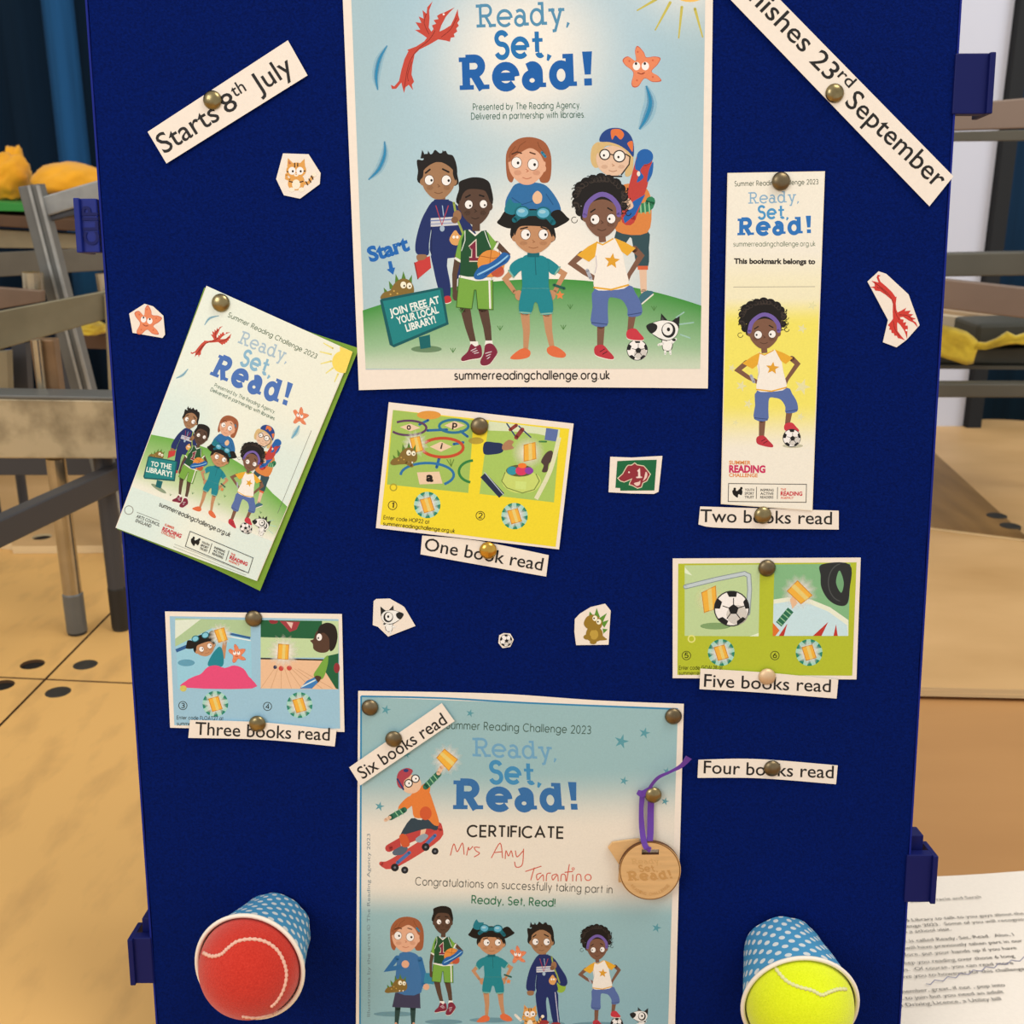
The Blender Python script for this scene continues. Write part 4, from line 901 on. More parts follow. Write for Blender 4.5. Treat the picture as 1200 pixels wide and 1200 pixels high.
# card two, blue
Q2 = [(194, 716), (401, 719), (404, 857), (200, 852)]
c2, p = card('sticker_card', Q2, lambda s, t: .0012, 'pale blue sticker card at the board’s left edge, numbered 3 and 4')
p.poly([(199.5, 721.5), (397, 725), (399, 853), (205, 849)], '#97bccb'); p.flush('background_print', c2)
a1 = [(206, 724), (294, 726), (296, 806), (209, 806)]; p.poly(a1, '#93c4d2'); p.poly([(206, 724), (294, 726), (294.5, 746), (250, 735), (206, 757)], '#a9c08f'); p.poly([(206, 726), (236, 725), (206, 748)], '#d9dfc8')
p.line([(207, 762), (224, 755)], 4, '#2b5a8c', cap=False); p.line([(270, 742), (294, 747)], 2.6, '#2b5a8c', cap=False); p.line([(268, 745), (294, 750)], 1.2, '#e8ece0'); p.ell(219, 776, 10, 4, '#5fa0b4', .6)
T0 = p.T
p.line([(252, 774), (262, 769), (264, 752)], [8, 5, 5], '#bb875f'); p.blob([(244, 778), (250, 765), (258, 757), (262, 764), (262, 779), (252, 781)], '#1d7f8a')
p.T = sim((625, 272), (240, 756), .5, -22); K = '#16130f'
p.blob([(605, 253), (594, 246), (586, 256), (583, 262), (597, 268), (606, 263)], K); p.blob([(645, 251), (655, 246), (664, 254), (667, 258), (658, 264), (648, 267)], K)
p.blob([(602, 282), (600, 262), (606, 250), (624, 245), (642, 251), (649, 266), (647, 284)], K); face(p, 625, 278, 21, 19, '#bb875f', '#94603c'); p.blob([(603, 276), (602, 262), (608, 253), (625, 250), (642, 254), (648, 264), (647, 278), (643, 270), (636, 266), (614, 265), (607, 268)], K)
for x, y in ((612, 249), (636.5, 250)): p.ell(x, y, 9, 7.5, '#12646e'); p.ell(x, y, 7, 5.6, '#7fc0cf')
eyes(p, [(616, 277, 5.7), (636.6, 277, 5.6)], dx=.45); p.T = T0
ticket(p, [(252, 738), (263, 735), (267, 749), (257, 752)], (259, 743, 14)); starfish(p, 278, 765, .44)
p.poly([(217, 805), (219, 797), (228, 792), (236, 789), (244, 781), (254, 779), (264, 782), (275, 779), (286, 783), (292, 792), (296, 796), (296, 806)], '#dd4a74', sm=3); p.ell(215.5, 806, 4, 3.6, '#c9bc5c')
a2 = [(306, 726), (397, 727), (397, 807), (306, 806)]; p.poly([(306, 726), (397, 727), (397, 770), (306, 770)], '#bccf9a'); p.poly([(306, 726), (378, 727), (376, 748), (306, 746)], '#1e5c38'); p.poly([(306, 771), (397, 772), (397, 807), (306, 806)], '#e3b78f'); p.line([(306, 771), (397, 773)], 1.8, '#2c2822', cap=False)
for i in range(8): p.line([(322 + i * 4, 783), (306 + i * 12, 806)], .6, '#c99a72')
p.blob([(316, 726), (326, 727), (324, 730), (318, 730)], '#8c2f34'); p.poly([(328, 727), (352, 728), (348, 737), (340, 740), (334, 733)], '#9c3a3e'); p.poly([(336, 728), (344, 729), (342, 736)], '#e0b8a8')
p.ell(323, 781, 2.2, 2.2, '#2c2f4c'); p.ell(330, 782.5, 3, 3, '#c2453a'); p.ell(339.5, 782, 3, 3, '#c2453a')
ticket(p, [(327, 754), (339, 755), (338, 772), (326, 771)], (332.5, 763, 19))
p.poly([(384, 768), (397, 765), (397, 807), (394, 806), (384, 790), (380, 784)], '#1e5c38'); p.blob([(381, 770), (385, 768), (384, 780), (378, 795), (368, 791), (374, 780)], '#74a13e'); p.blob([(371, 791), (377, 793), (372, 800), (367, 796)], '#4c3629'); p.poly([(343, 806), (352, 806), (360, 797), (369, 793), (373, 799), (366, 806)], '#3a78b0'); p.line([(354, 804), (370, 796)], 1.6, '#cfdfe6')
p.blob([(368, 748), (364, 750), (367, 754), (368, 760), (375, 764), (384, 763), (388, 755), (386, 738), (378, 735), (371, 740)], '#53392b'); p.blob([(373, 742), (375, 733), (384, 729), (393, 733), (396, 745), (393, 758), (387, 762), (386, 748), (380, 741)], '#241c18'); p.ell(374.5, 746, 3.2, 4.2, '#f3ece0'); p.ell(373.5, 747, .9, 1.2, '#15110e'); p.ell(395, 782, 3.5, 6, '#8c2f34')
p.flush('illustration', c2)
badge(p, 253, 824, 15); badge(p, 351.5, 825.5, 15)
for n_, x, y in (('3', 215, 826), ('4', 314, 827)): ring(x, y, 4.8, 4.8, '#35403c', .9); p.geo(n_, (x - 1.8, y + 2.6), (x + 1.8, y + 2.7), 7.5, '#2c3532', .13)
p.geo('Enter code FLOAT27 at', (208, 842), (262, 843), 5.6, '#35403c', .12); p.geo('summerreadingchallenge.org.uk', (208, 849), (286, 850.4), 5.6, '#35403c', .12)
p.flush('small_print', c2)
# card three, lime
Q3 = [(788, 654), (1008, 653), (1003, 795.5), (788, 794)]
c3, p = card('sticker_card', Q3, lambda s, t: .0012, 'lime green sticker card right of centre, numbered 5 and 6')
p.poly([(794.5, 660), (1003, 658.5), (998, 791), (793.5, 790)], '#b0b82c'); p.flush('background_print', c3)
p.quad([(802, 662), (890, 661), (888.5, 745), (802, 744.5)], '#b9cc92'); p.poly([(802, 664), (811, 674), (802, 671)], '#dde6c4'); p.ell(838, 733, 18, 4, '#7fa368', .6); p.poly([(888.5, 741), (888.5, 745), (878, 745)], '#dde6c4')
p.line([(803, 687), (840, 678), (872, 671.5), (877, 674), (878, 690), (876, 718)], 5.6, '#7f8a8c'); p.line([(803, 687), (840, 678), (872, 671.5), (877, 674), (878, 690), (876, 718)], 3.8, '#bcc6c4')
p.glow(831, 702, 19, '#f6f0b8', .8); ticket(p, [(822, 694), (838, 686), (839.5, 712), (825, 717)])
football(p, 857, 712.5, 21)
p.quad([(907, 661), (996, 660), (993.5, 744.5), (905, 744.5)], '#7fb07c'); p.poly([(906, 702), (925, 699), (950, 702), (972, 711), (993.5, 726), (993.5, 744.5), (905, 744.5)], '#e3e3c8'); p.poly([(906, 707), (925, 704), (948, 707), (970, 716), (992, 732), (993, 744.5), (905.5, 744.5)], '#c3dada')
p.blob([(962, 661), (995, 661), (995, 690), (992, 707), (982, 709), (970, 702), (962, 688), (961, 674)], '#2a2c2c'); p.blob([(979, 682), (983, 668), (988, 682), (985, 694)], '#6fa070'); p.line(arc(986, 682, 16, 22, 100, 260, 14), 1.2, '#4a4c4a')
p.glow(936, 694, 21, '#f7f4d8', .98, spikes=.25); p.poly([(925, 702), (929, 697), (934, 706), (928, 713)], '#e0b48c'); ticket(p, [(922, 692), (934, 680), (951, 697), (938, 707)])
p.line([(926, 714), (912, 731)], 8.5, '#27684a', cap=False)
for i in range(4): p.line([(920.5 - i * 3.4, 714.5 + i * 4.2), (926.5 - i * 3.4, 719.5 + i * 4.2)], 1.2, '#8fbf8f')
p.poly([(905, 729), (913, 738), (908, 744.5), (905, 744.5)], '#d9702c'); p.poly([(912, 744.5), (922, 730), (918, 744.5)], '#b8362c'); p.poly([(952, 744.5), (970, 728), (962, 744.5)], '#b8362c'); p.poly([(976, 744.5), (979, 731), (981, 744.5)], '#b8362c')
p.flush('illustration', c3)
badge(p, 844.7, 764, 15.6); badge(p, 947.5, 764, 15.6)
for n_, x, y in (('5', 804, 767.5), ('6', 907.5, 767.5)): ring(x, y, 5, 5, '#4a4c18', .9); p.geo(n_, (x - 1.9, y + 2.6), (x + 1.9, y + 2.6), 7.8, '#33360f', .13)
ring(810, 748, 3.8, 3.8, '#dcd878', 1.6); p.geo('Enter code GOAL28 at', (795.5, 784), (846, 783.6), 6, '#45480f', .12); p.geo('summerreadingchallenge.org.uk', (795.5, 790), (872, 789.6), 5.6, '#45480f', .12)
p.flush('small_print', c3)

# --- certificate
CQ = [(420, 809), (801, 824), (789, 1262), (417, 1256)]
def lift_cert(s, t): return .0011 + .0014 * (s + .1)
cert = sheet('certificate', [CQ[0], (520, 810.5), (600, 813), (700, 820), CQ[1]], [CQ[3], CQ[2]], lift_cert, 'pale blue award certificate with handwritten name, at the bottom of the board', 'certificate', nx=40, ny=40)
P = p = Page(lift_cert)
def cert_bg(x, y):
    c = ink('#93b3b2'); W_ = ink('#e2d6c2')
    k = sst(900, 975, y + (x - 600) * .02) * (1 - sst(1035, 1075, y)); c = mix(c, W_, k); c = mix(c, ink('#86adb4'), sst(1060, 1200, y) * .7); return c
q = [(424, 815), (520, 817), (793, 830), (781, 1254), (422, 1248)]
p.grid([(424, 816), (794, 830), (781, 1254), (422, 1248)], cert_bg, 30, 110)
p.line([(423.5, 815.2), (520, 817.4), (620, 823), (794, 830)], 2, '#2d7fa6', sm=3, cap=False); p.line([(423.5, 815), (422, 1248)], 2, '#2d7fa6', cap=False)
for x, y, r in ((452.5, 831, 6), (551, 835, 5), (728, 868, 9), (755, 858, 7), (731, 914, 5.5), (781, 903, 5), (779, 938, 5), (445, 944, 6), (477, 883, 5), (769, 1086, 6)): p.star(x, y, r, r * .36, '#5b9ea6', .8, rot=-75)
p.flush('background_print', cert)
def reposition(src, dst, k, fn, **kw):
    T0 = p.T; p.T = sim(src, dst, k, **kw); fn(p); p.T = T0
for x, y, w in ((462, 1187, 24), (520, 1196, 22), (576, 1194, 26), (636, 1198, 26), (700, 1199, 30)): p.ell(x, y, w, 3, '#5f8f9c', .4)
def cert_redhair(p):
    p.line([(605, 305), (603, 330)], [9, 6], '#24403c'); p.line([(629, 305), (629, 330)], [9, 6], '#24403c'); p.line([(602, 330), (601, 338)], 4, '#dba583'); p.line([(630, 330), (631, 338)], 4, '#dba583')
    p.blob([(586, 346), (594, 338), (604, 336), (606, 343), (596, 349)], '#3f6f8c'); p.blob([(626, 338), (636, 338), (644, 344), (642, 349), (628, 346)], '#3f6f8c')
    p.poly([(601, 281), (640, 281), (641, 306), (596, 304)], '#3a3850'); p.poly([(608, 219), (632, 219), (642, 236), (642, 281), (604, 281), (602, 250)], '#3a6c9c', sm=3)
    kid_redhair(p, False); p.line([(604, 226), (590, 244), (608, 241), (617, 236)], 8, '#2c6899'); p.ell(617, 236, 6, 6, '#dba583'); p.line([(640, 228), (646, 252), (646, 268)], 8, '#2c6899'); p.ell(650, 272, 5, 5, '#dba583'); p.poly([(648, 250), (664, 250), (662, 268), (646, 266)], '#2f7f9a')
    dino(p, 606, 270, .9)
reposition((618, 192), (476, 1096), .74, cert_redhair)
reposition((557, 209), (519, 1061), .58, kid_basketball)
reposition((625, 245), (576, 1084), .64, kid_swimmer)
reposition((514, 177), (634.5, 1079.5), .66, lambda p: kid_tracksuit(p, True))
reposition((705, 208), (699.5, 1084), .56, kid_star)
starfish(p, 606.5, 1117.5, .42, 8); cat(p, 621, 1189, .62); p.line([(610, 1194), (604, 1188)], 3, '#e6dccb')
dog(p, 751, 1189, .52); football(p, 722.5, 1199, 7.6)
# skateboarder
S = '#e0b795'
p.line([(456, 993), (486, 978), (512, 968)], [9, 12, 13], '#b9403c', sm=3); p.line([(447, 1011), (458, 1012), (486, 996), (512, 978), (516, 970)], [5, 11, 13, 12, 6], '#c2473f', sm=3); p.line([(466, 1010), (480, 998)], 4, '#4a6fa0'); p.line([(498, 990), (510, 978)], 4, '#4a6fa0')
for x, y, r in ((463, 1015.5, 4.6), (474.5, 1018.5, 4.2), (499, 991.5, 4.6), (510, 996.5, 4)): p.ell(x, y, r, r, '#1e2024'); p.ell(x, y, 1.4, 1.4, '#6a6c70')
p.line([(472, 982), (474, 996)], [7, 5], S); p.line([(498, 962), (495, 979)], [7, 5], S); p.blob([(461, 996), (472, 990), (478, 993), (473, 1000), (462, 1001)], '#54606c'); p.blob([(488, 981), (497, 976), (502, 979), (494, 986), (488, 985)], '#8f9aa0')
p.poly([(470, 976), (474, 977), (500, 970), (512, 972), (513, 962), (507, 950), (494, 960), (482, 958)], '#2f3f48', sm=3); p.blob([(468, 980), (472, 976), (478, 980), (480, 990), (472, 991)], '#c9562f')
p.poly([(479, 934), (494, 921), (502, 925), (508, 940), (515, 964), (509, 966), (500, 958), (486, 957), (483, 944)], '#dc7a36', sm=3); p.ell(499, 952, 7, 8, '#c9562f')
p.blob([(480, 932), (468, 943), (468, 950), (476, 948), (484, 941)], '#dc7a36'); p.line([(474, 948), (458, 957)], 6.5, '#2d6a50'); p.line([(457, 957), (452, 960)], 4, S)
p.blob([(492, 924), (498, 917), (504, 920), (502, 930)], '#dc7a36'); p.line([(499, 921), (514, 906)], 7, '#2d6a50')
for a, b in ((502, 918), (506, 914), (510, 910), (470, 950), (465, 953)): p.line([(a - 2, b - 3), (a + 2.5, b + 3)], 1.1, '#8fbf8f')
p.glow(523.5, 889, 18, '#f8efd6', .98, spikes=.3); p.line([(514, 905), (518, 898)], 5, S); ticket(p, [(512, 887), (521, 877), (536, 889), (526, 902)])
p.ell(482, 918, 12, 11, S); p.poly([(465, 912), (468, 903), (477, 899), (484, 902), (480, 909), (474, 914), (473, 923), (467, 921)], '#a8404a', sm=3); p.line([(466, 912), (473, 924)], 2, '#2c3a6a'); p.ell(476, 902, 3, 2, '#2c3a6a')
for x, y in ((479, 917), (487, 911.5)): p.ell(x, y, 5, 5, '#2a2420'); p.ell(x, y, 3.8, 3.8, '#f2e8da'); p.ell(x + .6, y, 1, 1, '#15110e')
p.flush('illustration', cert)
title(p, ('#6b9cb6', '#3f86ae', '#33699c'), T=homog([(559, 6.4), (668, 2), (696, 102), (540, 108)], [(555, 864), (652, 869), (679, 949), (532, 949)])); p.flush('title_lettering', cert)
p.geo('Summer Reading Challenge 2023', (523, 853), (692, 859), 12.6, '#3e564a', .09); p.geo('CERTIFICATE', (548, 979), (660, 981), 17.5, '#2b2824', .13)
p.geo('Congratulations on successfully taking part in', (487, 1036), (717, 1045.6), 12.6, '#4a4a42', .085); p.geo('Ready, Set, Read!', (553, 1057.4), (650, 1061), 12.5, '#2c6a4a', .12)
T0 = p.T; p.text('Illustrations by the artist © The Reading Agency 2023', (434, 1190), (434, 976), 5.4, '#6f8086', 0, a=.85); p.flush('small_print', cert)
RI = '#cf5f4c'
HW = [[(528, 1001), (532, 988), (536, 997), (542, 987), (544, 1000)], [(547, 1001), (549, 992), (550, 995), (554, 991)], [(562, 992), (556, 992), (558, 996), (562, 999), (556, 1003)],
      [(576, 1004), (586, 987), (589, 1004)], [(580, 998), (588, 997)], [(592, 1005), (593, 996), (596, 1002), (599, 996), (601, 1003)], [(604, 996), (606, 1003), (613, 996)], [(613.5, 994), (612, 1012), (605, 1015), (603, 1009)],
      [(616, 1020), (634, 1014)], [(626, 1016), (622, 1030)], [(634, 1022), (629, 1024), (630, 1030), (636, 1024), (637, 1031)], [(640, 1031), (641, 1023), (645, 1022)], [(652, 1023), (647, 1025), (648, 1030), (653, 1024), (654, 1031)], [(657, 1031), (658, 1024), (662, 1024), (663, 1031)],
      [(667, 1012), (664, 1031)], [(662, 1021), (671, 1020)], [(671, 1024), (671, 1031)], [(675, 1031), (676, 1024), (680, 1024), (681, 1031)]]
for L in HW: p.line(L, 1.2, RI, .9, sm=5)
p.line(arc(689, 1027, 3.6, 3.6, 0, 360, 14), 1.2, RI); p.line(arc(671.5, 1017, 1.4, 1.4, 0, 360, 8), .9, RI); p.flush('handwriting', cert, 'name handwritten in red pen')

# --- caption strips
def strip(name, top, bot, z, words, label, cat='caption strip', bend=None):
    lf = (lambda s, t: z) if bend is None else bend
    r = sheet(name, top, bot, lf, label, cat, 'typed caption strips', nx=20, ny=3, part='paper_strip')
    q = Page(lf)
    for w in words:
        if len(w) == 4: txt, a, b, h = w; q.text(txt, a, b, h, '#22201e', .006)
    q.flush('lettering', r); return r
strip('caption_strip', [(174, 155), (338, 48)], [(196, 192), (361, 89)], .0016, [('Starts', (194, 181), (259.5, 140), 35), ('8', (267, 134.5), (281, 126), 32), ('th', (276, 115), (290, 106.5), 22), ('July', (304, 111), (346, 84), 35)], 'long white strip reading Starts 8th July, slanting up to the right')
strip('caption_strip', [(852, -62), (1116, 207)], [(828, -28), (1088, 242)], .0016,
      [('Finishes', (858, -18), (939.5, 63), 34), ('23', (947, 73), (970, 96), 32), ('rd', (980, 90), (994, 104), 20), ('September', (988, 122), (1096, 222), 34)], 'long white strip reading Finishes 23rd September, slanting down to the right')
strip('caption_strip', [(495, 627), (560, 633), (643, 650)], [(493, 649), (560, 661), (640, 675)], .0016, [('One book read', (497, 644), (635, 668), 21.5)], 'small white strip reading One book read, below the yellow card')
strip('caption_strip', [(820, 593), (982, 598)], [(818, 614), (846, 618), (982, 620)], .0016, [('Two books read', (820, 611), (974, 614), 21.5)], 'small white strip reading Two books read, at the foot of the bookmark')
strip('caption_strip', [(224, 842), (310, 845), (395, 854)], [(222, 863), (310, 865), (393, 873)], .0026, [('Three books read', (230, 859), (387, 866), 21.5)], 'small white strip reading Three books read, below the pale blue card')
strip('caption_strip', [(820, 782), (900, 787), (981, 795)], [(819, 806), (890, 810), (979, 817)], .0026, [('Five books read', (824, 803), (972, 809.5), 21.5)], 'small white strip reading Five books read, below the lime green card')
strip('caption_strip', [(818, 889.5), (885, 888.5), (981, 896)], [(817, 910.5), (890, 911), (979, 918)], .0014, [('Four books read', (824, 905), (976, 911), 21.5)], 'small white strip reading Four books read, alone with no card above')
strip('caption_strip', [(410, 897), (518, 822)], [(423, 918), (533, 843)], .0032, [('Six books read', (426, 911), (525, 845), 21.5)], 'small white strip reading Six books read, slanting across the certificate corner')

# --- cut-out pictures
p = Page(lambda s, t: .001)
r = cutout('cutout_picture', [(332, 180), (362, 181), (376, 203), (375, 216), (352, 233), (333, 229), (324, 210)], .001, 'small cut-out of an orange striped kitten, below the Starts strip', 'paper cutout', group='cut-out pictures'); cat(p, 347.5, 204, .88); p.flush('illustration', r)
r = cutout('cutout_picture', [(170, 356), (180, 359), (192, 370), (194, 392), (191, 396), (156, 390), (152, 367.5)], .001, 'small cut-out of an orange starfish, left of the tilted booklet', 'paper cutout', group='cut-out pictures'); starfish(p, 172.5, 376, .72, 14); p.flush('illustration', r)
r = cutout('cutout_picture', [(1029, 318), (1038, 321), (1064, 345), (1077, 381), (1062, 398), (1050, 407), (1034, 401), (1040, 375), (1016, 330)], .001, 'cut-out of a red long-tailed bird near the right edge of the board', 'paper cutout', group='cut-out pictures')
fb = sim((325, 560), (1034, 322), .178, 18.5, flip=False); p.T = lambda x, y: (x, y)
def rb(x, y):  # head down, tail up
    a, b_ = (x - 540) * .126, (y - 300) * .126; c, s = math.cos(math.radians(118)), math.sin(math.radians(118)); return (1045.5 + a * c - b_ * s, 362 + (a * s + b_ * c))
bird(p, rb, '#c8382e'); p.flush('illustration', r)
r = cutout('cutout_picture', [(438, 704), (441, 701.5), (457, 701), (471, 709), (474, 711), (487, 733), (455, 745.5), (443, 734), (437, 732)], .001, 'cut-out of a black and white dog’s head, left of the football cut-out', 'paper cutout', group='cut-out pictures'); dog(p, 456.5, 722, .66, True); p.flush('illustration', r)
r = cutout('cutout_picture', [(585, 744), (590, 741.5), (598, 742), (602, 749), (598, 757.5), (589, 759), (584, 753)], .001, 'tiny cut-out of a football in the middle of the board', 'paper cutout', group='cut-out pictures'); football(p, 593, 750, 7.2); p.flush('illustration', r)
r = cutout('cutout_picture', [(673.5, 725), (679, 719), (692, 711), (709, 707), (715.5, 715), (713, 755), (675, 755.5), (673, 740)], .001, 'cut-out of a small brown dinosaur with green spikes, above the certificate’s top edge', 'paper cutout', group='cut-out pictures')
bd = '#937225'; sp = '#5a8a2c'
for a, b, c in (((696, 722), (699, 712), (703, 723)), ((702, 724), (711, 718), (706, 729)), ((704, 729), (713, 726), (708, 735)), ((706, 736), (712, 737), (707, 742)), ((690, 722), (691, 716), (696, 722))): p.poly([a, b, c], sp)
p.blob([(700, 740), (708, 746), (711, 749), (703, 750), (694, 749)], bd); p.blob([(688, 737), (696, 733), (705, 738), (705, 748), (695, 752), (687, 747)], bd); p.ell(696, 743, 5, 6, '#b9963c'); p.blob([(684, 730), (688, 722), (697, 720), (705, 727), (704, 735), (696, 738), (688, 736)], bd)
p.ell(688, 746, 4.5, 3, bd); p.ell(695, 752, 4, 2.4, bd); p.ell(697, 724, 2.8, 3.2, '#f2e8c8'); p.ell(701.5, 728, 2.8, 3.2, '#f2e8c8'); p.ell(696, 724, .9, 1, '#1b1511'); p.ell(700.6, 728, .9, 1, '#1b1511'); p.flush('illustration', r)
r = cutout('cutout_picture', [(715, 535), (740, 536), (776, 534), (774, 553), (771.5, 576), (766, 578.5), (740, 578), (713, 576.5)], .001, 'cut-out badge of a maroon dog’s head numbered 1 on green', 'paper cutout', group='cut-out pictures')
f = lambda x, y: (690 + x / 10.909, 500 + y / 10.909)
p.poly([f(362, 437), f(600, 425), f(866, 420), f(835, 812), f(400, 815), f(400, 782), f(338, 778)], '#176238')
dg_ = [f(*q) for q in ((368, 655), (430, 600), (480, 510), (500, 490), (545, 488), (585, 460), (615, 485), (700, 500), (740, 545), (785, 605), (760, 650), (740, 690), (690, 715), (670, 770), (620, 785), (585, 765), (545, 745), (515, 740), (520, 715), (545, 665), (500, 685), (450, 705), (400, 690))]
p.poly(dg_, '#8c2b33', sm=3); p.line(dg_ + [dg_[0]], 1, '#d9c9a8', cap=False); p.blob([f(575, 720), f(640, 700), f(655, 680), f(650, 735), f(610, 755)], '#e3c0b0'); p.blob([f(725, 575), f(745, 600), f(735, 650), f(690, 690), f(705, 650)], '#e3c0b0'); p.line([f(625, 570), f(640, 555), f(643, 640)], 2.6, '#e8cfc0', cap=False); p.line([f(612, 645), f(670, 643)], 1.8, '#e8cfc0'); p.ell(*f(512, 580), 1, 1, '#e8cfc0'); p.flush('illustration', r)

# --- pins
BRASS = [mat('brass', '#9c8d66', .28, metal=1, noise=(150, .35)), mat('bright_brass', '#d8ac4e', .18, metal=1, noise=(120, .2)), mat('dull_brass', '#84765c', .38, metal=1, noise=(150, .3)), mat('pale_reflection_brass', '#dcc09c', .5, metal=.6)]  # the last brass is paled towards pink as painted reflected light
def pin(x, y, z, label, m=0, r=.0053):
    s, t = ST(x, y); v = []; f = []; n = 24; prof = [(1, 0), (1.02, .06), (.97, .16), (.86, .3), (.66, .42), (.42, .5), (.18, .54)]
    for q, h in prof:
        for j in range(n):
            a = 2 * PI * j / n; v.append(B3(s + r * q * math.cos(a), t + r * q * math.sin(a), z + r * h))
    for i in range(len(prof) - 1):
        for j in range(n): f.append((i * n + j, (i + 1) * n + j, (i + 1) * n + (j + 1) % n, i * n + (j + 1) % n))
    v.append(B3(s, t, z + r * .55)); k = len(v) - 1; L = (len(prof) - 1) * n
    for j in range(n): f.append((L + j, k, L + (j + 1) % n))
    root = empty('drawing_pin', B3(s, t, z), label, 'drawing pin', 'brass drawing pins')
    o = obj('pin_head', v, f, BRASS[m], root, smooth=True)
    MB().tube([B3(s, t, z + .0004), B3(s, t, -.006)], [.0006, .0001], 8).build('pin_shank', BRASS[m], root, smooth=True)
for a in [(250, 118, .0018, 'brass pin through the strip reading Starts 8th July', 0), (977, 110, .0018, 'brass pin through the strip reading Finishes 23rd September', 0), (914, 213, .0024, 'brass pin at the top of the yellow bookmark', 2), (260, 355, .0026, 'brass pin in the top corner of the tilted booklet', 0),
          (562, 499, .0026, 'brass pin at the top of the yellow card numbered 1 and 2', 2), (572, 644, .0026, 'bright brass pin on the strip reading One book read', 1), (893, 603, .002, 'brass pin on the strip reading Two books read', 0), (898, 665, .0016, 'dull brass pin at the top of the lime green card', 2),
          (897.5, 791, .003, 'brass pin tinted pale pink for reflected light, on the strip reading Five books read', 3), (298, 724, .0016, 'brass pin at the top of the pale blue card', 2), (303, 846, .003, 'brass pin on the strip reading Three books read', 0), (904, 899, .0018, 'brass pin on the strip reading Four books read', 2),
          (434, 828, .0018, 'brass pin in the top-left corner of the certificate', 2), (788.5, 838, .002, 'brass pin in the top-right corner of the certificate', 2), (462, 863.5, .0036, 'brass pin on the strip reading Six books read', 2), (764.5, 928, .0046, 'brass pin holding the purple ribbon of the medal', 0)]: pin(*a[:4], m=a[4])

# --- medal with ribbon
WOOD = mat('pale_laser_cut_wood', '#dcb37c', .5, noise=(60, .12), stretch=(1, 1, 6)); WOOD_EDGE = mat('scorched_wood_edge', '#5c3a22', .7); PURPLE = mat('purple_satin_ribbon', '#5c2ca0', .35, spec=.6, sheen=.3)
mc = ST(759.8, 1013); MR_ = ST(795.6, 1013)[0] - mc[0]
medal = empty('medal', B3(mc[0], mc[1], .003), 'round pale wooden medal on a purple ribbon, over the certificate', 'medal')
bm = bmesh.new()
n = 64; z0, z1 = .0055, .0085
slot = [(-.0055, -.0165), (.0055, -.0165), (.0055, -.0125), (-.0055, -.0125)]
out = [(MR_ * math.cos(2 * PI * i / n), MR_ * math.sin(2 * PI * i / n)) for i in range(n)]
slot = [(-.0055, -.0148), (.0055, -.0148), (.0055, -.0112), (-.0055, -.0112)]
loops = [[Vector((x, y, 0)) for x, y in out], [Vector((x, y, 0)) for x, y in slot[::-1]]]
tr = tessellate_polygon(loops); allp = out + slot[::-1]; v = [B3(mc[0] + x, mc[1] + y, z1) for x, y in allp] + [B3(mc[0] + x, mc[1] + y, z0) for x, y in allp]; N2 = len(allp)
f = [tuple(q) for q in tr] + [tuple(i + N2 for i in q)[::-1] for q in tr]; mi = [0] * len(f)
for L0, cnt in ((0, n), (n, 4)):
    for i in range(cnt): a, b2 = L0 + i, L0 + (i + 1) % cnt; f.append((a, b2, b2 + N2, a + N2)); mi.append(1)
obj('wooden_disc', v, f, WOOD, medal, mats=[WOOD, WOOD_EDGE], fmat=mi)
q = Page(lambda s, t: z1, base=.00006); EN = '#c08f54'
q.line(arc(759.8, 1013, 34.6, 33, 0, 360, 60), 1.1, '#7c5228', .9, cap=False)
title(q, ('#c99c62', EN, EN), T=homog([(559, 6.4), (668, 2), (696, 102), (540, 108)], [(738, 999), (771, 999), (787, 1022), (735, 1025)]))
for i, ch in enumerate('READING CHALLENGE'):
    if ch == ' ': continue
    a = math.radians(140 - i * 6.3); r1 = 28.5
    x, y = 759.8 + r1 * math.cos(a), 1013 + r1 * math.sin(a); tx, ty = math.sin(a), -math.cos(a); q.text(ch, (x - tx * 1.2, y - ty * 1.2), (x + tx * 1.2, y + ty * 1.2), 5, EN)
q.flush('engraved_lettering', medal)
bp_ = [(717, 984), (735, 981.5), (748, 980), (750, 1000), (735, 1012), (727, 1030), (724, 1030), (725, 1010), (716, 996), (712, 990)]
v = [B3(*ST(*a), .0045) for a in bp_] + [B3(*ST(*a), .0025) for a in bp_]; nb = len(bp_); tt = tessellate_polygon([[Vector((a[0], a[1], 0)) for a in bp_]])
obj('backing_piece', v, [tuple(a) for a in tt] + [tuple(i + nb for i in a)[::-1] for a in tt] + [(i, (i + 1) % nb, (i + 1) % nb + nb, i + nb) for i in range(nb)], WOOD, medal)
def ribbon(pts, w, name='ribbon'):
    """pts: (px, py, z); flat satin band"""
    P3 = []
    xy = crom([a[:2] for a in pts], 6, False); zz = crom([(a[2], 0) for a in pts], 6, False)
    ws = crom([((a[3] if len(a) > 3 else w), 0) for a in pts], 6, False)
    st = [(*ST(*a), z[0]) for a, z in zip(xy, zz)]; v = []; f = []
    for i, a in enumerate(st):
        b0 = st[max(0, i - 1)]; b1 = st[min(len(st) - 1, i + 1)]; dx, dy = b1[0] - b0[0], b1[1] - b0[1]; l = math.hypot(dx, dy); hw = ws[i][0] / 2
        for sg, zz_ in ((1, 0), (-1, 0), (-1, -.0003), (1, -.0003)): v.append(B3(a[0] - dy / l * hw * sg, a[1] + dx / l * hw * sg, a[2] + zz_))
        if i:
            k = 4 * i
            for e in range(4): f.append((k - 4 + e, k - 4 + (e + 1) % 4, k + (e + 1) % 4, k + e))
    return obj(name, v, f, PURPLE, medal, smooth=False)
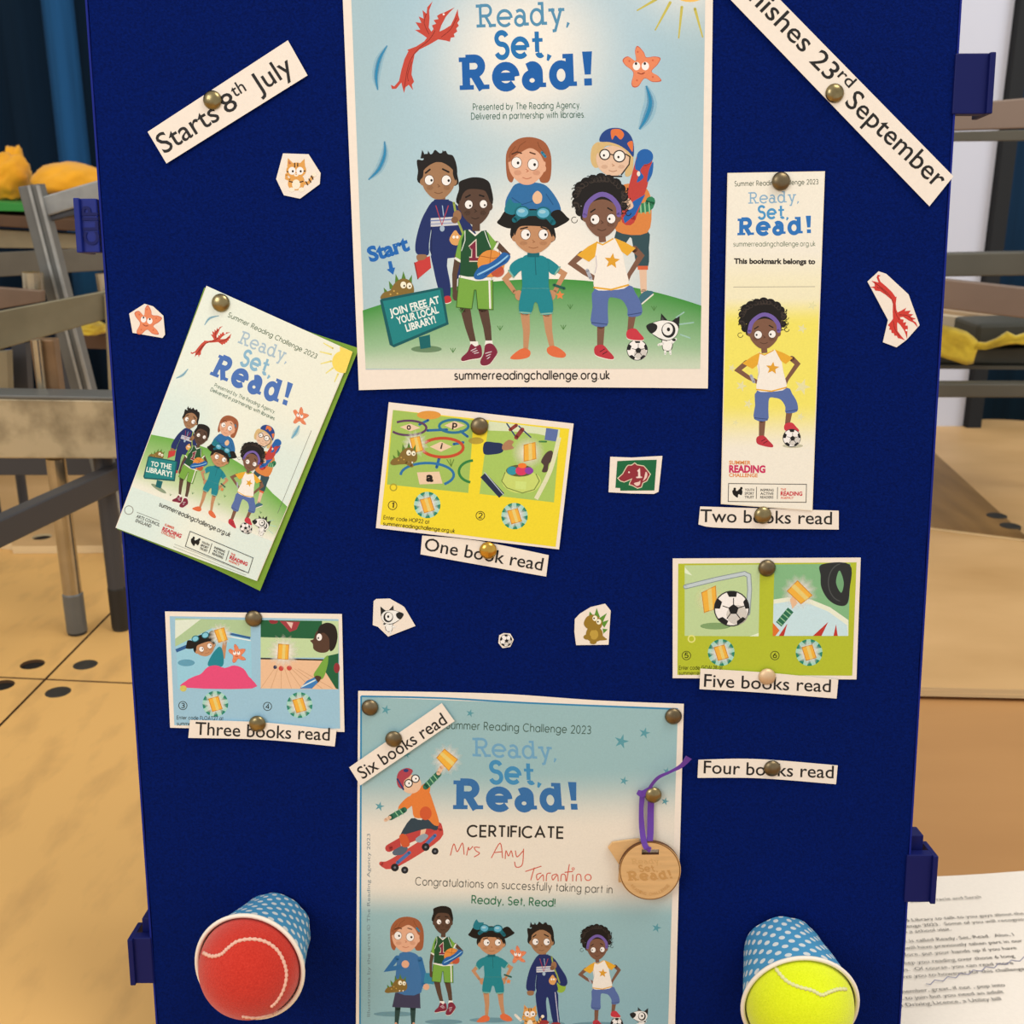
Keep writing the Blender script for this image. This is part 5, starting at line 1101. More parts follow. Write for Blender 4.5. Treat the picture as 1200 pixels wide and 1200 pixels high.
ribbon([(752, 928, .0042), (750.5, 945, .0048, .003), (751, 965, .006), (753, 980, .0085), (756, 987, .0096), (755, 990, .006)], .0036)
ribbon([(762, 931, .0042), (761.5, 950, .004), (760.5, 975, .0062), (757, 987, .0092), (756, 989, .0088)], .0042)
ribbon([(757, 928, .0045), (762, 916, .006, .0022), (770, 905, .008, .0022), (783, 898, .009, .0018), (796, 890, .01, .0028), (804, 879, .012, .0042)], .003, 'ribbon_tail')
ribbon([(746, 924, .0052, .003), (752, 926, .0056, .0045), (760, 921, .005, .003)], .003, 'ribbon_knot')

# ================================================================== BALLS IN PAPER CUPS
def dots_mat():
    m = bpy.data.materials.new('blue_spotted_paper'); m.use_nodes = True; nt = m.node_tree; N = nt.nodes; L = nt.links; b = N['Principled BSDF']; b.inputs['Roughness'].default_value = .5
    a = N.new('ShaderNodeUVMap'); a.uv_map = 'UVMap'
    def M(op, x, y=None):
        n = N.new('ShaderNodeMath'); n.operation = op
        for i, q in enumerate((x, y)):
            if q is None: continue
            if isinstance(q, (int, float)): n.inputs[i].default_value = q
            else: L.new(q, n.inputs[i])
        return n.outputs[0]
    sp = N.new('ShaderNodeSeparateXYZ'); L.new(a.outputs[0], sp.inputs[0]); u, v = sp.outputs[0], sp.outputs[1]
    def dots(du, dv):
        fu = M('SUBTRACT', M('FRACT', M('ADD', u, du)), .5); fv = M('SUBTRACT', M('FRACT', M('ADD', v, dv)), .5)
        return M('LESS_THAN', M('ADD', M('MULTIPLY', fu, fu), M('MULTIPLY', fv, fv)), .038)
    d = M('MAXIMUM', dots(0, 0), dots(.5, .5))
    mx = N.new('ShaderNodeMix'); mx.data_type = 'RGBA'; mx.inputs[6].default_value = (*rgb('#4d9ccb'), 1); mx.inputs[7].default_value = (*rgb('#dfe6e6'), 1)
    L.new(d, mx.inputs[0]); L.new(mx.outputs[2], b.inputs['Base Color']); return m
DOTS = dots_mat(); RIM = mat('cup_rim_paper', '#efe6d8', .5); INSIDE = mat('cup_inside_paper', '#e6ddcf', .6)
def felt(name, c, d): 
    return mat(name, c, .95, spec=.1, noise=(900, .2, .3, .7), dark=d, bump=(1400, .5), sheen=.3)
def cup_and_ball(base, rim, rpx, r0, h, ball_mat, seam_mat, seams, clabel, blabel, ballz):
    s0, t0 = ST(*base); Bc = B3(s0, t0, .001)
    # rim centre: on the ray through `rim`, at height h above the felt
    d = ray(*rim); P0 = B3(0, 0, h); Rc = CAM + d * ((P0 - CAM).dot(N_) / d.dot(N_))
    ax = (Rc - Bc).normalized(); L = (Rc - Bc).length; X = (U_ - ax * U_.dot(ax)).normalized(); Y = ax.cross(X)
    r1 = rpx / F_PX * (Rc - CAM).dot(FWD)
    cup = empty('paper_cup', Bc, clabel, 'paper cup', 'spotted paper cups')
    n = 64; rows = 14; v = []; f = []; uvs = []
    def ring_(r, z): return [Bc + ax * z + (X * math.cos(2 * PI * j / n) + Y * math.sin(2 * PI * j / n)) * r for j in range(n)]
    for i in range(rows + 1):
        k = i / rows; rr_ = r0 + (r1 - r0) * k; P_ = ring_(rr_, L * k)
        if i == 0: P_ = ring_(rr_ * .985, 0)
        for j, q in enumerate(P_):
            dn = abs(mnoise.noise(Vector((math.cos(2 * PI * j / n) * 1.6, math.sin(2 * PI * j / n) * 1.6, k * 1.5 + base[0])))) * .0022 * (1 - k)
            v.append(q + (q - Bc - ax * L * k).normalized() * dn)
    for i in range(rows):
        for j in range(n): f.append((i * n + j, i * n + (j + 1) % n, (i + 1) * n + (j + 1) % n, (i + 1) * n + j))
    o = obj('cup_wall', v, f, DOTS, cup, smooth=True)
    uvl = o.data.uv_layers.new(name='UVMap')
    for poly in o.data.polygons:
        for li, vi in zip(poly.loop_indices, poly.vertices):
            i, j = divmod(vi, n)
            if j == 0 and any((q % n) == n - 1 for q in poly.vertices): j = n
            uvl.data[li].uv = (j / n * 19, i / rows * 5)
    m_ = MB(); c0 = ring_(r0 * .985, 0); m_.add(c0 + [Bc], [(j, (j + 1) % n, n) for j in range(n)]); m_.build('cup_base', DOTS, cup)
    v = []; f = []
    for i, k in enumerate((.999, .6, .2)): v += ring_((r0 + (r1 - r0) * k) - (.0006 if k > .9 else .0012), L * k)
    for i in range(2):
        for j in range(n): f.append((i * n + j, (i + 1) * n + j, (i + 1) * n + (j + 1) % n, i * n + (j + 1) % n))
    obj('cup_lining', v, f, INSIDE, cup, smooth=True)
    pth = ring_(r1, L); v = []; f = []; rt = .0014; kk = 8
    for j in range(n):
        rd = (pth[j] - Bc - ax * L).normalized()
        for e in range(kk): v.append(pth[j] + (rd * math.cos(2 * PI * e / kk) + ax * math.sin(2 * PI * e / kk)) * rt)
    for j in range(n):
        for e in range(kk): f.append((j * kk + e, ((j + 1) % n) * kk + e, ((j + 1) % n) * kk + (e + 1) % kk, j * kk + (e + 1) % kk))
    obj('rolled_rim', v, f, RIM, cup, smooth=True)
    RB = (r1 - .0018) / 1.0145; Cb = Bc + ax * (L + ballz)
    ball = empty('tennis_ball', Cb, blabel, 'ball', 'felt balls in cups')
    bm = bmesh.new(); bmesh.ops.create_icosphere(bm, subdivisions=6, radius=RB)
    for q in bm.verts: q.co *= 1 + .0025 * mnoise.noise(q.co * 180); q.co += Cb
    me = bpy.data.meshes.new('felt_cover'); bm.to_mesh(me); bm.free(); me.materials.append(ball_mat); me.polygons.foreach_set('use_smooth', [True] * len(me.polygons)); bo = bpy.data.objects.new('felt_cover', me); COL.objects.link(bo); keep_parent(bo, ball)
    for sm in seams:
        pts = []
        for x, y in crom(sm, 8, False):
            d = ray(x, y); oc = CAM - Cb; A = d.dot(d); B_ = 2 * oc.dot(d); C_ = oc.dot(oc) - RB * RB; dd = B_ * B_ - 4 * A * C_
            hit = CAM + d * ((-B_ - math.sqrt(max(0, dd))) / (2 * A)); pts.append(Cb + (hit - Cb).normalized() * (RB + .0001))
        rs = [.00105 + .00035 * math.sin(i * 2.3) for i in range(len(pts))]; rs[0] = rs[-1] = .0004
        MB().tube(pts, rs, 8).build('seam', seam_mat, ball, smooth=True)
zz = lambda L: [(x / 3, 800 + y / 3) for x, y in L]
cup_and_ball((323, 1085), (292.5, 1133), 64.5, .0235, .048, felt('red_ball_felt', '#cf3a2c', '#bd2c20'), mat('pinkish_seam', '#e8b8a4', .8),
             [zz([(716, 950), (745, 962), (778, 955), (800, 935), (835, 910), (885, 902), (935, 912), (975, 942), (998, 985), (1006, 1030), (995, 1080), (972, 1120), (950, 1140)]), zz([(850, 1172), (900, 1176), (955, 1164), (975, 1155)])],
             'blue cup with white spots, holding the red ball', 'red tennis ball with a pale seam, inside the spotted cup', -.003)
cup_and_ball((915, 1110), (937.5, 1178), 67, .0245, .052, felt('yellow_ball_felt', '#e4f222', '#d6e60e'), mat('pale_seam', '#dfe0a0', .8),
             [[(800 + x / 3, 800 + y / 3) for x, y in [(318, 985), (338, 1020), (370, 1052), (410, 1070), (455, 1082), (488, 1098), (515, 1088), (545, 1078), (575, 1078)]]],
             'blue cup with white spots, holding the yellow ball', 'fluorescent yellow tennis ball inside the spotted cup', -.003)
# ================================================================== THE ROOM BEHIND
PLY = mat('birch_plywood', '#e4b46c', .42, spec=.4, noise=(13, .22, .32, .5), dark='#d2a564', stretch=(2.0, .8, 1), bump=(40, .25), coord='Object')
PLY_R = mat('pale_plywood', '#d8b07a', .5, spec=.35, noise=(4, .2, .3, .62), dark='#bd9560', stretch=(.6, 1, 1))
PLY_EDGE = mat('plywood_edge', '#ecd3a4', .6, noise=(30, .25), stretch=(.2, .2, 60))
GAP = mat('dark_joint', '#3c2a1a', .9); RUBBER = mat('black_rubber_plug', '#38352f', .55, noise=(80, .3)); HOLE_SHADE = mat('hole_shade', '#17120d', .9)
# floor with its joint-separated deck panels
m_ = MB(); m_.box((-4, -.6, -.05), (4, 3.4, -.022)); fl = m_.build('floor', GAP); fl['kind'] = 'structure'
def panel(name, poly, z0, z1, m, parent, hole=()):
    """flat panel with round holes cut through; holes = (x, y, r)"""
    loops = [[Vector((a, b, 0)) for a, b in poly]]
    for hx, hy, hr in hole: loops.append([Vector((hx + hr * math.cos(-2 * PI * i / 20), hy + hr * math.sin(-2 * PI * i / 20), 0)) for i in range(20)])
    tr = tessellate_polygon(loops); pts = [q for L in loops for q in L]; n = len(pts)
    v = [(q.x, q.y, z1) for q in pts] + [(q.x, q.y, z0) for q in pts]; f = [tuple(a) for a in tr] + [tuple(i + n for i in a)[::-1] for a in tr]; k = 0
    for L in loops:
        for i in range(len(L)): a, b = k + i, k + (i + 1) % len(L); f.append((a, b, b + n, a + n))
        k += len(L)
    o = obj(name, v, f, m, parent, mats=[m, PLY_EDGE if z1 > .001 else mat('shaded_plywood_edge', '#5a4028', .8)], fmat=[0] * (2 * len(tr)) + [1] * (len(f) - 2 * len(tr)))  # floor-level edges coloured darker as painted shade in joints and holes
    bm = bmesh.new(); bm.from_mesh(o.data); bmesh.ops.recalc_face_normals(bm, faces=bm.faces); bm.to_mesh(o.data); bm.free(); return o
g2 = lambda x, y, z=0: tuple(G(x, y, z)[:2])
# joint A runs diagonally at the left, joint B across
A0 = Vector(g2(133, 715)); A1 = Vector(g2(0, 850)); dA = (A0 - A1).normalized(); B0 = Vector(g2(50, 796)); B1 = Vector(g2(160, 801)); dB = (B1 - B0).normalized()
def isect(p, d, q, e):
    k = ((q - p).x * e.y - (q - p).y * e.x) / (d.x * e.y - d.y * e.x); return p + d * k
X_ = isect(A0, dA, B0, dB); gp = .0017; nA = Vector((-dA.y, dA.x)); nB = Vector((-dB.y, dB.x))
def corner(sa, sb): return isect(A0 + nA * gp * sa, dA, B0 + nB * gp * sb, dB)
def plug(hx, hy, r, z, parent, sunk=.001, tilt=0):
    m_ = MB(); n = 20; v = []; 
    for q, h in ((1, -.008), (1, -.0006), (.93, 0), (.5, .0004)): v += [(hx + r * q * math.cos(2 * PI * j / n), hy + r * q * math.sin(2 * PI * j / n), z - sunk + h * 1) for j in range(n)]
    f = [(i * n + j, i * n + (j + 1) % n, (i + 1) * n + (j + 1) % n, (i + 1) * n + j) for i in range(3) for j in range(n)] + [tuple(3 * n + j for j in range(n))]
    return obj('rubber_plug', v, f, RUBBER, parent, smooth=False)
def dark_disc(hx, hy, r, z, parent):  # near-black disc just below the surface, painted shade inside an open hole
    n = 20; v = [(hx + r * math.cos(2 * PI * j / n), hy + r * math.sin(2 * PI * j / n), z) for j in range(n)]; return obj('hole_shade_disc', v + [(a, b, z - .002) for a, b, _ in v], [tuple(range(n)), tuple(range(n, 2 * n))[::-1]] + [(j + n, (j + 1) % n + n, (j + 1) % n, j) for j in range(n)], HOLE_SHADE, parent)
hA = (*g2(38, 778.5), .0145); hB = (*g2(100, 779), .0145); hC = (*g2(68, 811), .0145); hD = (*g2(2, 803), .0145); hE = (*g2(49, 687 - 57 + 0), .015)
c = corner(1, 1)
far = 2.6
def quadpts(sa, sb, ua, ub):
    c = corner(sa, sb); return [tuple(c), tuple(c + dA * ua), tuple(c + dA * ua + dB * ub), tuple(c + dB * ub)]
# which side of joint A each plug lies on decides its panel
def side(p): q = Vector(p[:2]) - X_; return (1 if q.dot(nA) > 0 else -1, 1 if q.dot(nB) > 0 else -1)
def clipx(poly, xm, keep):      # keep = -1: the part left of x = xm, +1: right of it
    out = []
    for i, a in enumerate(poly):
        b = poly[(i + 1) % len(poly)]; ia = (a[0] - xm) * keep >= 0; ib = (b[0] - xm) * keep >= 0
        if ia: out.append(a)
        if ia != ib: k = (xm - a[0]) / (b[0] - a[0]); out.append((xm, a[1] + (b[1] - a[1]) * k))
    return out
panel('deck_panel', [(.003, -.6), (3.6, -.6), (3.6, 3.4), (.003, 3.4)], -.022, 0, mat('tan_plywood', '#c2925c', .5, spec=.3, noise=(3, .15, .35, .65), dark='#b08250', stretch=(.4, 1.5, 1)), fl)
for sa in (1, -1):
    for sb in (1, -1):
        hs = [h for h in (hA, hB, hC, hD) if side(h) == (sa, sb)]
        ub = (1 if dB.dot(nA) * sa > 0 else -1) * 3.2; ua = (1 if dA.dot(nB) * sb > 0 else -1) * 3.2
        o = panel('deck_panel', clipx(quadpts(sa, sb, ua, ub), 0, -1), -.022, 0, PLY, fl, hs)
        for h in hs:
            if h is not hA and h is not hD: plug(h[0], h[1], h[2] * .97, 0, o, -.0006)
            else: dark_disc(h[0], h[1], h[2] * .99, -.004, o)
# raised ply boards further back: left one has a bolt hole, right ones lie in the lamp light
Yl = G(50, 648).y; zl = .013
pl = panel('deck_panel', [tuple(G(14, 640, zl)[:2]), (G(150, 640, zl).x + .05, Yl), (.1, 2.2), (-1.5, 2.2), (-1.5, 1.9), tuple(G(14, 636, zl)[:2])], .0004, zl, PLY_R, fl, [(*g2(49, 629, zl), .0155)])
q = g2(49, 629, zl); dark_disc(q[0], q[1], .0154, .0095, pl)
Yr = G(1100, 816).y; zr = .0155
P0, P1 = G(1010, 804, zr), G(1290, 810, zr)
pr = panel('deck_panel', [(P0.x, P0.y), (P1.x, P1.y), (2.4, 2.6), (.35, 2.6)], .0045, zr, PLY_R, fl)
DK = mat('dark_brown_plywood', '#94703f', .55, noise=(12, .25), stretch=(3, .4, 1))  # darker brown for the triangular panel
z2 = zr + .004
tri = [g2(1040, 612, z2), g2(1200, 632, z2), g2(1215, 640, z2), g2(1096, 531, z2), g2(1050, 500, z2)]
t3 = panel('deck_panel', tri, zr + .0003, z2, DK, fl)
for x, y in ((1168, 604.5), (1184, 616.5)): q = g2(x, y, z2); plug(q[0], q[1], .0165, z2, fl, -.0012)

# back wall with curtains
WALL = mat('pale_painted_wall', '#e3e1dc', .8, noise=(3, .04)); YB = 2.49
m_ = MB(); m_.box((-3.5, YB + .14, -.02), (3.5, YB + .2, 1.9)); w = m_.build('wall_back', WALL); w['kind'] = 'structure'
def curtain(x0, x1, amp, n, m, label, z0=0.002, z1=1.8, y=YB + .06, seed=1, cat='curtain'):
    rr = random.Random(seed); v = []; f = []; NX = n * 10; ph = [rr.uniform(.6, 1.4) for _ in range(n + 2)]
    for j, z in enumerate((z0, .5, 1.0, z1)):
        for i in range(NX + 1):
            u = i / NX; k = u * n; a = amp * ph[int(k)] * math.sin(2 * PI * k) * (1 - .2 * j); v.append((x0 + (x1 - x0) * u + .01 * math.sin(k * 3 + j), y + a, z))
    W = NX + 1; f = [(j * W + i, j * W + i + 1, (j + 1) * W + i + 1, (j + 1) * W + i) for j in range(3) for i in range(NX)]
    o = obj('curtain', v, f, m, None, smooth=True); s = o.modifiers.new('cloth', 'SOLIDIFY'); s.thickness = .004
    o['label'] = label; o['category'] = cat; return o
NAVY = mat('navy_curtain', '#0f2438', .9, spec=.1, noise=(5, .25), stretch=(8, 1, .3)); BLUE = mat('blue_curtain', '#1d5284', .85, spec=.15, noise=(8, .3), stretch=(8, 1, .3)); DARKN = mat('dark_curtain_edge', '#16191c', .8)
xl0, xl1 = D(-60, 300, YB).x, D(300, 100, YB).x
curtain(-2.2, xl1, .018, 14, NAVY, 'dark navy floor-length curtain behind the metal frames at the left', seed=2)
v = []; f = []; n = 10
for z in (.3, .6, 1.0, 1.8):
    for i in range(n + 1):
        u = i / n; v.append((D(47, 0, YB - .02).x + .068 * u + (1.0 - z) * .0, YB - .02 - .035 * math.sin(PI * u), z))
for a, b in ((0, 0),): pass
f = [(j * (n + 1) + i, j * (n + 1) + i + 1, (j + 1) * (n + 1) + i + 1, (j + 1) * (n + 1) + i) for j in range(3) for i in range(n)]
zA = D(60, 0, YB).x; zB = D(73, 195, YB).x
v = [(q[0], q[1], q[2]) for q in v]
o = obj('curtain', v, f, BLUE, None, smooth=True); o.modifiers.new('cloth', 'SOLIDIFY').thickness = .004; tag(o, 'narrow brighter blue curtain fold hanging in front of the navy curtain', 'curtain')
xr = D(1165, 330, YB).x; xe = D(1150, 330, YB).x
curtain(xr, xr + 1.4, .012, 6, mat('deep_blue_curtain', '#10304c', .85, spec=.15, noise=(5, .3), stretch=(8, 1, .3)), 'deep blue curtain beside the white door at the right', seed=5)
m_ = MB(); m_.box((xe, YB - .02, .0), (xr + .005, YB + .05, 1.8)); o = m_.build('trim_1', DARKN, bevel=.003); o['kind'] = 'structure'
m_ = MB(); m_.box((.6, YB + .0, .0), (xe - .001, YB + .04, 1.8)); dr = m_.build('door_1', mat('white_door_paint', '#c6cad8', .6), bevel=.002); dr['kind'] = 'structure'

# ---- metal frames
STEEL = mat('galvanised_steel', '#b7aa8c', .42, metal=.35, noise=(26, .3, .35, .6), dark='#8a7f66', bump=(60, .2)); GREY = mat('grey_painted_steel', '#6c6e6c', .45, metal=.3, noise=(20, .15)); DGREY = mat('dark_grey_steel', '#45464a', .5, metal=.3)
LGREY = mat('zinc_plated_steel', '#a2a5a4', .4, metal=.4, noise=(40, .2)); TUBE = mat('bright_steel_tube', '#b5aa92', .25, metal=.85, noise=(30, .2)); BRN = mat('brown_table_top', '#5e432c', .6, noise=(10, .3), stretch=(1, 8, 1)); BEIGE = mat('beige_painted_metal', '#8f8468', .6, noise=(14, .2))
def pbox(mb, quad, Y0, Y1, dep):
    """bar whose front face runs over four pixel corners; left end at distance Y0, right end at Y1"""
    (a, b, c, d) = quad; F4 = [D(*d, Y0), D(*c, Y1), D(*b, Y1), D(*a, Y0)]; o = Vector((0, dep, 0))
    F4[1].z = min(F4[1].z, F4[2].z - .001)
    return mb.hexa([F4[0], F4[1], F4[1] + o, F4[0] + o, F4[3], F4[2], F4[2] + o, F4[3] + o])
# near stack: heavy rail, its two legs and the strut (one folding stage frame)
Yf = G(92, 742).y
fr1 = empty('stage_frame', (D(60, 500, Yf).x, Yf, 0), 'speckled steel stage frame with heavy rail, strut and round legs, left of the board', 'metal frame')
pbox(MB(), [(-60, 466), (175, 470), (175, 538), (-60, 537)], Yf - .02, Yf - .02, .04).build('rail', STEEL, fr1, bevel=.002)
zt_ = D(0, 466, Yf - .02).z
pbox(MB(), [(-60, 462), (175, 466), (175, 470), (-60, 466)], Yf - .022, Yf - .022, .045).build('rail_lip', GREY, fr1, bevel=.001)
def leg(px, py, Y, ztop, r, foot=.03, m=TUBE, mf=GREY, ff=1.12):
    g = D(px, py, Y); x = g.x
    MB().tube([(x, Y, foot * .9), (x, Y, ztop)], r, 24).build('leg', m, fr1, smooth=False)
    MB().tube([(x, Y, 0.004), (x, Y, foot), (x, Y, foot + .002)], [r * ff, r * ff, r * 1.0], 24).build('foot_sleeve', mf, fr1)
    MB().tube([(x, Y, 0.0006), (x, Y, .005)], r * ff * .93, 20).build('foot_pad', RUBBER, fr1)
zr_ = D(60, 537, Yf).z
leg(90, 735, Yf, zr_, .0118, .055, ff=1.1)
Y2 = G(141, 737).y
leg(142, 730, Y2, zr_, .0118, .058, m=DGREY, mf=mat('black_plastic_sleeve', '#232220', .5), ff=1.05)
# strut: level, running from the second leg towards the camera at the left
e1 = D(128, 562, Yf + .0); zc = e1.z
def Pz(x, y, z): return G(x, y, z)
e0 = Pz(-40, 640, zc); MB().beam(e0, e1 + (e1 - e0).normalized() * .03, .02, .030).build('strut', DGREY, fr1, bevel=.002)
# posts rising from the rail
pbox(MB(), [(34, 398), (62, 398), (71, 468), (44, 468)], Yf + .03, Yf + .03, .02).build('post', mat('tarnished_brown_steel', '#86694a', .45, metal=.3, noise=(20, .3)), fr1, bevel=.002)
MB().tube([D(43, 398, Yf + .025), D(51, 468, Yf + .025)], .0055, 16).build('bright_tube', TUBE, fr1)
# leaning frame behind it
Yb = 1.62
fr2 = empty('folding_trestle', (D(70, 350, Yb).x, Yb, 0), 'leaning grey steel trestle with a sloping post, behind the speckled stage frame', 'metal frame')
a, b = D(37, 217, Yb), D(102, 470, Yb); dd = (b - a); b2 = a + dd * ((a.z - 0.015) / -dd.z) if dd.z < 0 else b
MB().beam(a, b2, .030, .026, up=Vector((0, -1, .2))).build('sloping_post', GREY, fr2, bevel=.002)
o_ = Vector((.0145, -.0145, 0)); MB().beam(a + o_, b2 + o_, .004, .004, up=Vector((0, -1, .2))).build('post_rib', LGREY, fr2)
MB().beam(a + o_ - Vector((.012, 0, 0)), b2 + o_ - Vector((.012, 0, 0)), .004, .004, up=Vector((0, -1, .2))).build('post_rib', LGREY, fr2)
pbox(MB(), [(47, 231), (190, 189), (190, 212), (50, 255)], Yb - .01, Yb + .06, .03).build('top_bar', LGREY, fr2, bevel=.002)
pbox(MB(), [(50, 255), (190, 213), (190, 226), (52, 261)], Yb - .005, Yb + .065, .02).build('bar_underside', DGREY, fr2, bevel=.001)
fr3 = empty('stage_frame', (D(20, 320, 1.75).x, 1.75, 0), 'muddle of flat steel bars crossing behind the leaning trestle', 'metal frame')
pbox(MB(), [(-60, 299), (170, 288), (170, 314), (-60, 328)], 1.85, 1.85, .02).build('crossbar', mat('brownish_grey_steel', '#68645a', .5, metal=.3, noise=(15, .2)), fr3, bevel=.001)
fr5 = empty('stage_frame', (D(20, 360, 1.5).x, 1.5, 0), 'olive and faded pink bars slanting in front of the leaning trestle', 'metal frame')
pbox(MB(), [(-60, 376), (128, 340), (128, 373), (-60, 427)], 1.42, 1.54, .02).build('crossbar', mat('olive_grey_steel', '#837d66', .45, metal=.3, noise=(15, .25)), fr5, bevel=.0015)
pbox(MB(), [(-60, 333), (48, 341), (48, 354), (-60, 372)], 1.5, 1.56, .015).build('crossbar', mat('faded_pink_steel', '#86705f', .5, metal=.2, noise=(15, .2)), fr5, bevel=.001)
for (x, y, x2, y2) in ((38, 319, 41, 352), (124, 320, 128, 345)):
    a = D(x, y, 1.575); b = D(x2, y2, 1.575); MB().tube([a, b], .0145, 20).build('joint_sleeve', TUBE, fr5)
pbox(MB(), [(-30, 415), (8, 412), (10, 470), (-30, 470)], 1.7, 1.7, .02).build('post', BEIGE, fr3)
pbox(MB(), [(13, 405), (30, 403), (34, 470), (18, 470)], 1.75, 1.75, .02).build('post', DGREY, fr3)
pbox(MB(), [(122, 345), (131, 345), (137, 470), (128, 470)], 1.53, 1.53, .02).build('post', BEIGE, fr5)
for nm in ('post',):
    for k, (x, Y) in enumerate(((-10, 1.75), (24, 1.8))):
        g = D(x, 560, Y); MB().tube([(g.x, Y, .0145), (g.x, Y, D(x, 470, Y).z + .02)], .008, 12).build('lower_post', DGREY, fr3)
pbox(MB(), [(-60, 536), (190, 536), (190, 557), (-60, 557)], 1.66, 1.66, .03).build('dark_band', DGREY, fr3, bevel=.001)  # dark strip added where a dark band of floor shows under the heavy rail
# table with folded bibs, further back
YT = 2.0
tb = empty('folding_table', (D(0, 260, YT).x, YT, 0), 'brown-topped table with a green-edged cover, under the orange cloths', 'table')
zt = D(0, 247, YT).z
pbox(MB(), [(-60, 248), (170, 262), (170, 276), (-60, 262)], YT, YT, .24).build('table_top', BRN, tb, bevel=.002)
pbox(MB(), [(-60, 266), (170, 279), (170, 292), (-60, 290)], YT + .02, YT + .02, .03).build('apron', BEIGE, tb, bevel=.001)
pbox(MB(), [(-60, 234), (30, 239), (30, 248), (-60, 246)], YT, YT, .30).build('green_cover', mat('green_cover', '#2f8a3a', .7), tb, bevel=.001)
for x in (-30, 60, 140):
    g = D(x, 300, YT + .2); MB().tube([(g.x, YT + .2, .0145), (g.x, YT + .2, zt - .02)], .011, 14).build('leg', DGREY, tb)
pbox(MB(), [(92, 392), (150, 396), (150, 410), (92, 408)], 2.0, 2.0, .03).build('lower_shelf', BRN, tb)
def crumple(name, c, size, m, label, cat='cloth', seed=0, amp=.25, sub=4, group=None, squash=None):
    bm = bmesh.new(); bmesh.ops.create_icosphere(bm, subdivisions=sub, radius=1); off = Vector((seed * 7.3, seed * 1.7, 0))
    for v in bm.verts:
        d = v.co.copy(); k = 1 + amp * mnoise.noise(d * 1.6 + off) + amp * .5 * abs(mnoise.noise(Vector((d.x * 4.5, d.y * 1.2, d.z * 2)) + off)) * 2
        q = Vector((d.x * size[0], d.y * size[1], max(d.z, -.55) * size[2])) * k
        if squash: q.x += squash * max(0, q.z)
        v.co = Vector(c) + q
    me = bpy.data.meshes.new(name); bm.to_mesh(me); bm.free(); me.materials.append(m); me.polygons.foreach_set('use_smooth', [True] * len(me.polygons)); o = bpy.data.objects.new(name, me); COL.objects.link(o); return tag(o, label, cat, group)
ORG = mat('orange_yellow_cloth', '#f5ae1c', .8, sheen=.2, noise=(20, .12)); YEL = mat('yellow_cloth', '#e3c63a', .85, sheen=.2, noise=(30, .25), dark='#b8982a')
zg = D(0, 234, YT).z; a = D(8, 222, YT + .12); a.z = zg + .027; crumple('folded_bib', a, (.035, .06, .045), ORG, 'peaked orange-yellow cloth lying on the green cover', seed=1, squash=.35); 
a = D(18, 203, YT + .22); crumple('folded_bib', a, (.019, .03, .05), ORG, 'small upright fold of orange cloth at the back of the table', seed=4, squash=.1)
a = D(82, 214, YT + .1); a.z = max(a.z, zt + .024); crumple('folded_bib', a, (.064, .06, .034), ORG, 'rounded orange-yellow cloth heap behind the zinc bar of the trestle', seed=2, amp=.12)
a = D(108, 386, 1.95); crumple('folded_bib', a, (.022, .03, .012), YEL, 'scrap of yellow cloth glimpsed low between the bars', seed=3)
# blue chairs glimpsed through the bars
def glimpse(x, y, w, h, Y, m, label):
    t = empty('plastic_chair', (D(x, y, Y).x, Y, 0.0), label, 'chair')
    pbox(MB(), [(x - w, y - h), (x + w, y - h), (x + w, y + h), (x - w, y + h)], Y, Y, .012).build('backrest', m, t, bevel=.002)
    g = D(x, y + h, Y)
    MB().box((g.x - .04, Y - .12, g.z - .03), (g.x + .04, Y + .012, g.z - .018)).build('seat', m, t, bevel=.002)
    for sx in (-.034, .034):
        for sy in (-.11, 0): MB().tube([(g.x + sx, Y + sy, .0146), (g.x + sx, Y + sy, g.z - .03)], .004, 8).build('leg', DGREY, t)
BP = mat('blue_plastic_seat', '#1c4fa0', .5)
glimpse(77, 432, 6, 12, 2.42, BP, 'blue chair back glimpsed behind the brass-coloured tube'); glimpse(10, 428, 5, 18, 2.42, BP, 'blue chair back glimpsed at the far left between posts')

# ---- right-hand frames
BR = mat('brown_grey_rail', '#857468', .5, metal=.2, noise=(10, .12)); DR = mat('dark_olive_rail', '#5a584e', .5, metal=.2, noise=(10, .15))
fr4 = empty('stage_frame', (D(1150, 300, 1.7).x, 1.7, zr), 'stacked grey-brown frame rails beside the right edge of the board', 'metal frame')
pbox(MB(), [(1060, 127), (1280, 108), (1280, 148), (1060, 155)], 1.66, 1.66, .03).build('rail', BR, fr4, bevel=.002)
pbox(MB(), [(1060, 156), (1280, 150), (1280, 164), (1060, 166)], 1.66, 1.66, .03).build('rail_lip', DR, fr4, bevel=.001)
pbox(MB(), [(1060, 298), (1280, 294), (1280, 322), (1060, 325)], 1.66, 1.66, .03).build('rail', DR, fr4, bevel=.002)
pbox(MB(), [(1060, 322), (1280, 346), (1280, 383), (1060, 356)], 1.62, 1.5, .03).build('rail', BR, fr4, bevel=.002)
pbox(MB(), [(1060, 450), (1280, 450), (1280, 466), (1060, 466)], 1.66, 1.66, .03).build('rail', DR, fr4, bevel=.002)
for x, Y in ((1066, 1.655), (1262, 1.655)):
    g = D(x, 400, Y); gt = D(x, 130, Y); MB().tube([(g.x, Y + .015, zr + .0006), (g.x, Y + .015, gt.z)], .014, 16).build('upright', DR, fr4)
tb2 = empty('low_table', (D(1150, 390, 1.95).x, 1.95, zr), 'low wooden-topped table behind the rails, holding a dark case', 'table')
pbox(MB(), [(1060, 356), (1290, 388), (1290, 398), (1060, 366)], 1.93, 1.88, .2).build('table_top', mat('worn_wood_top', '#b59a78', .5, noise=(20, .15)), tb2, bevel=.002)
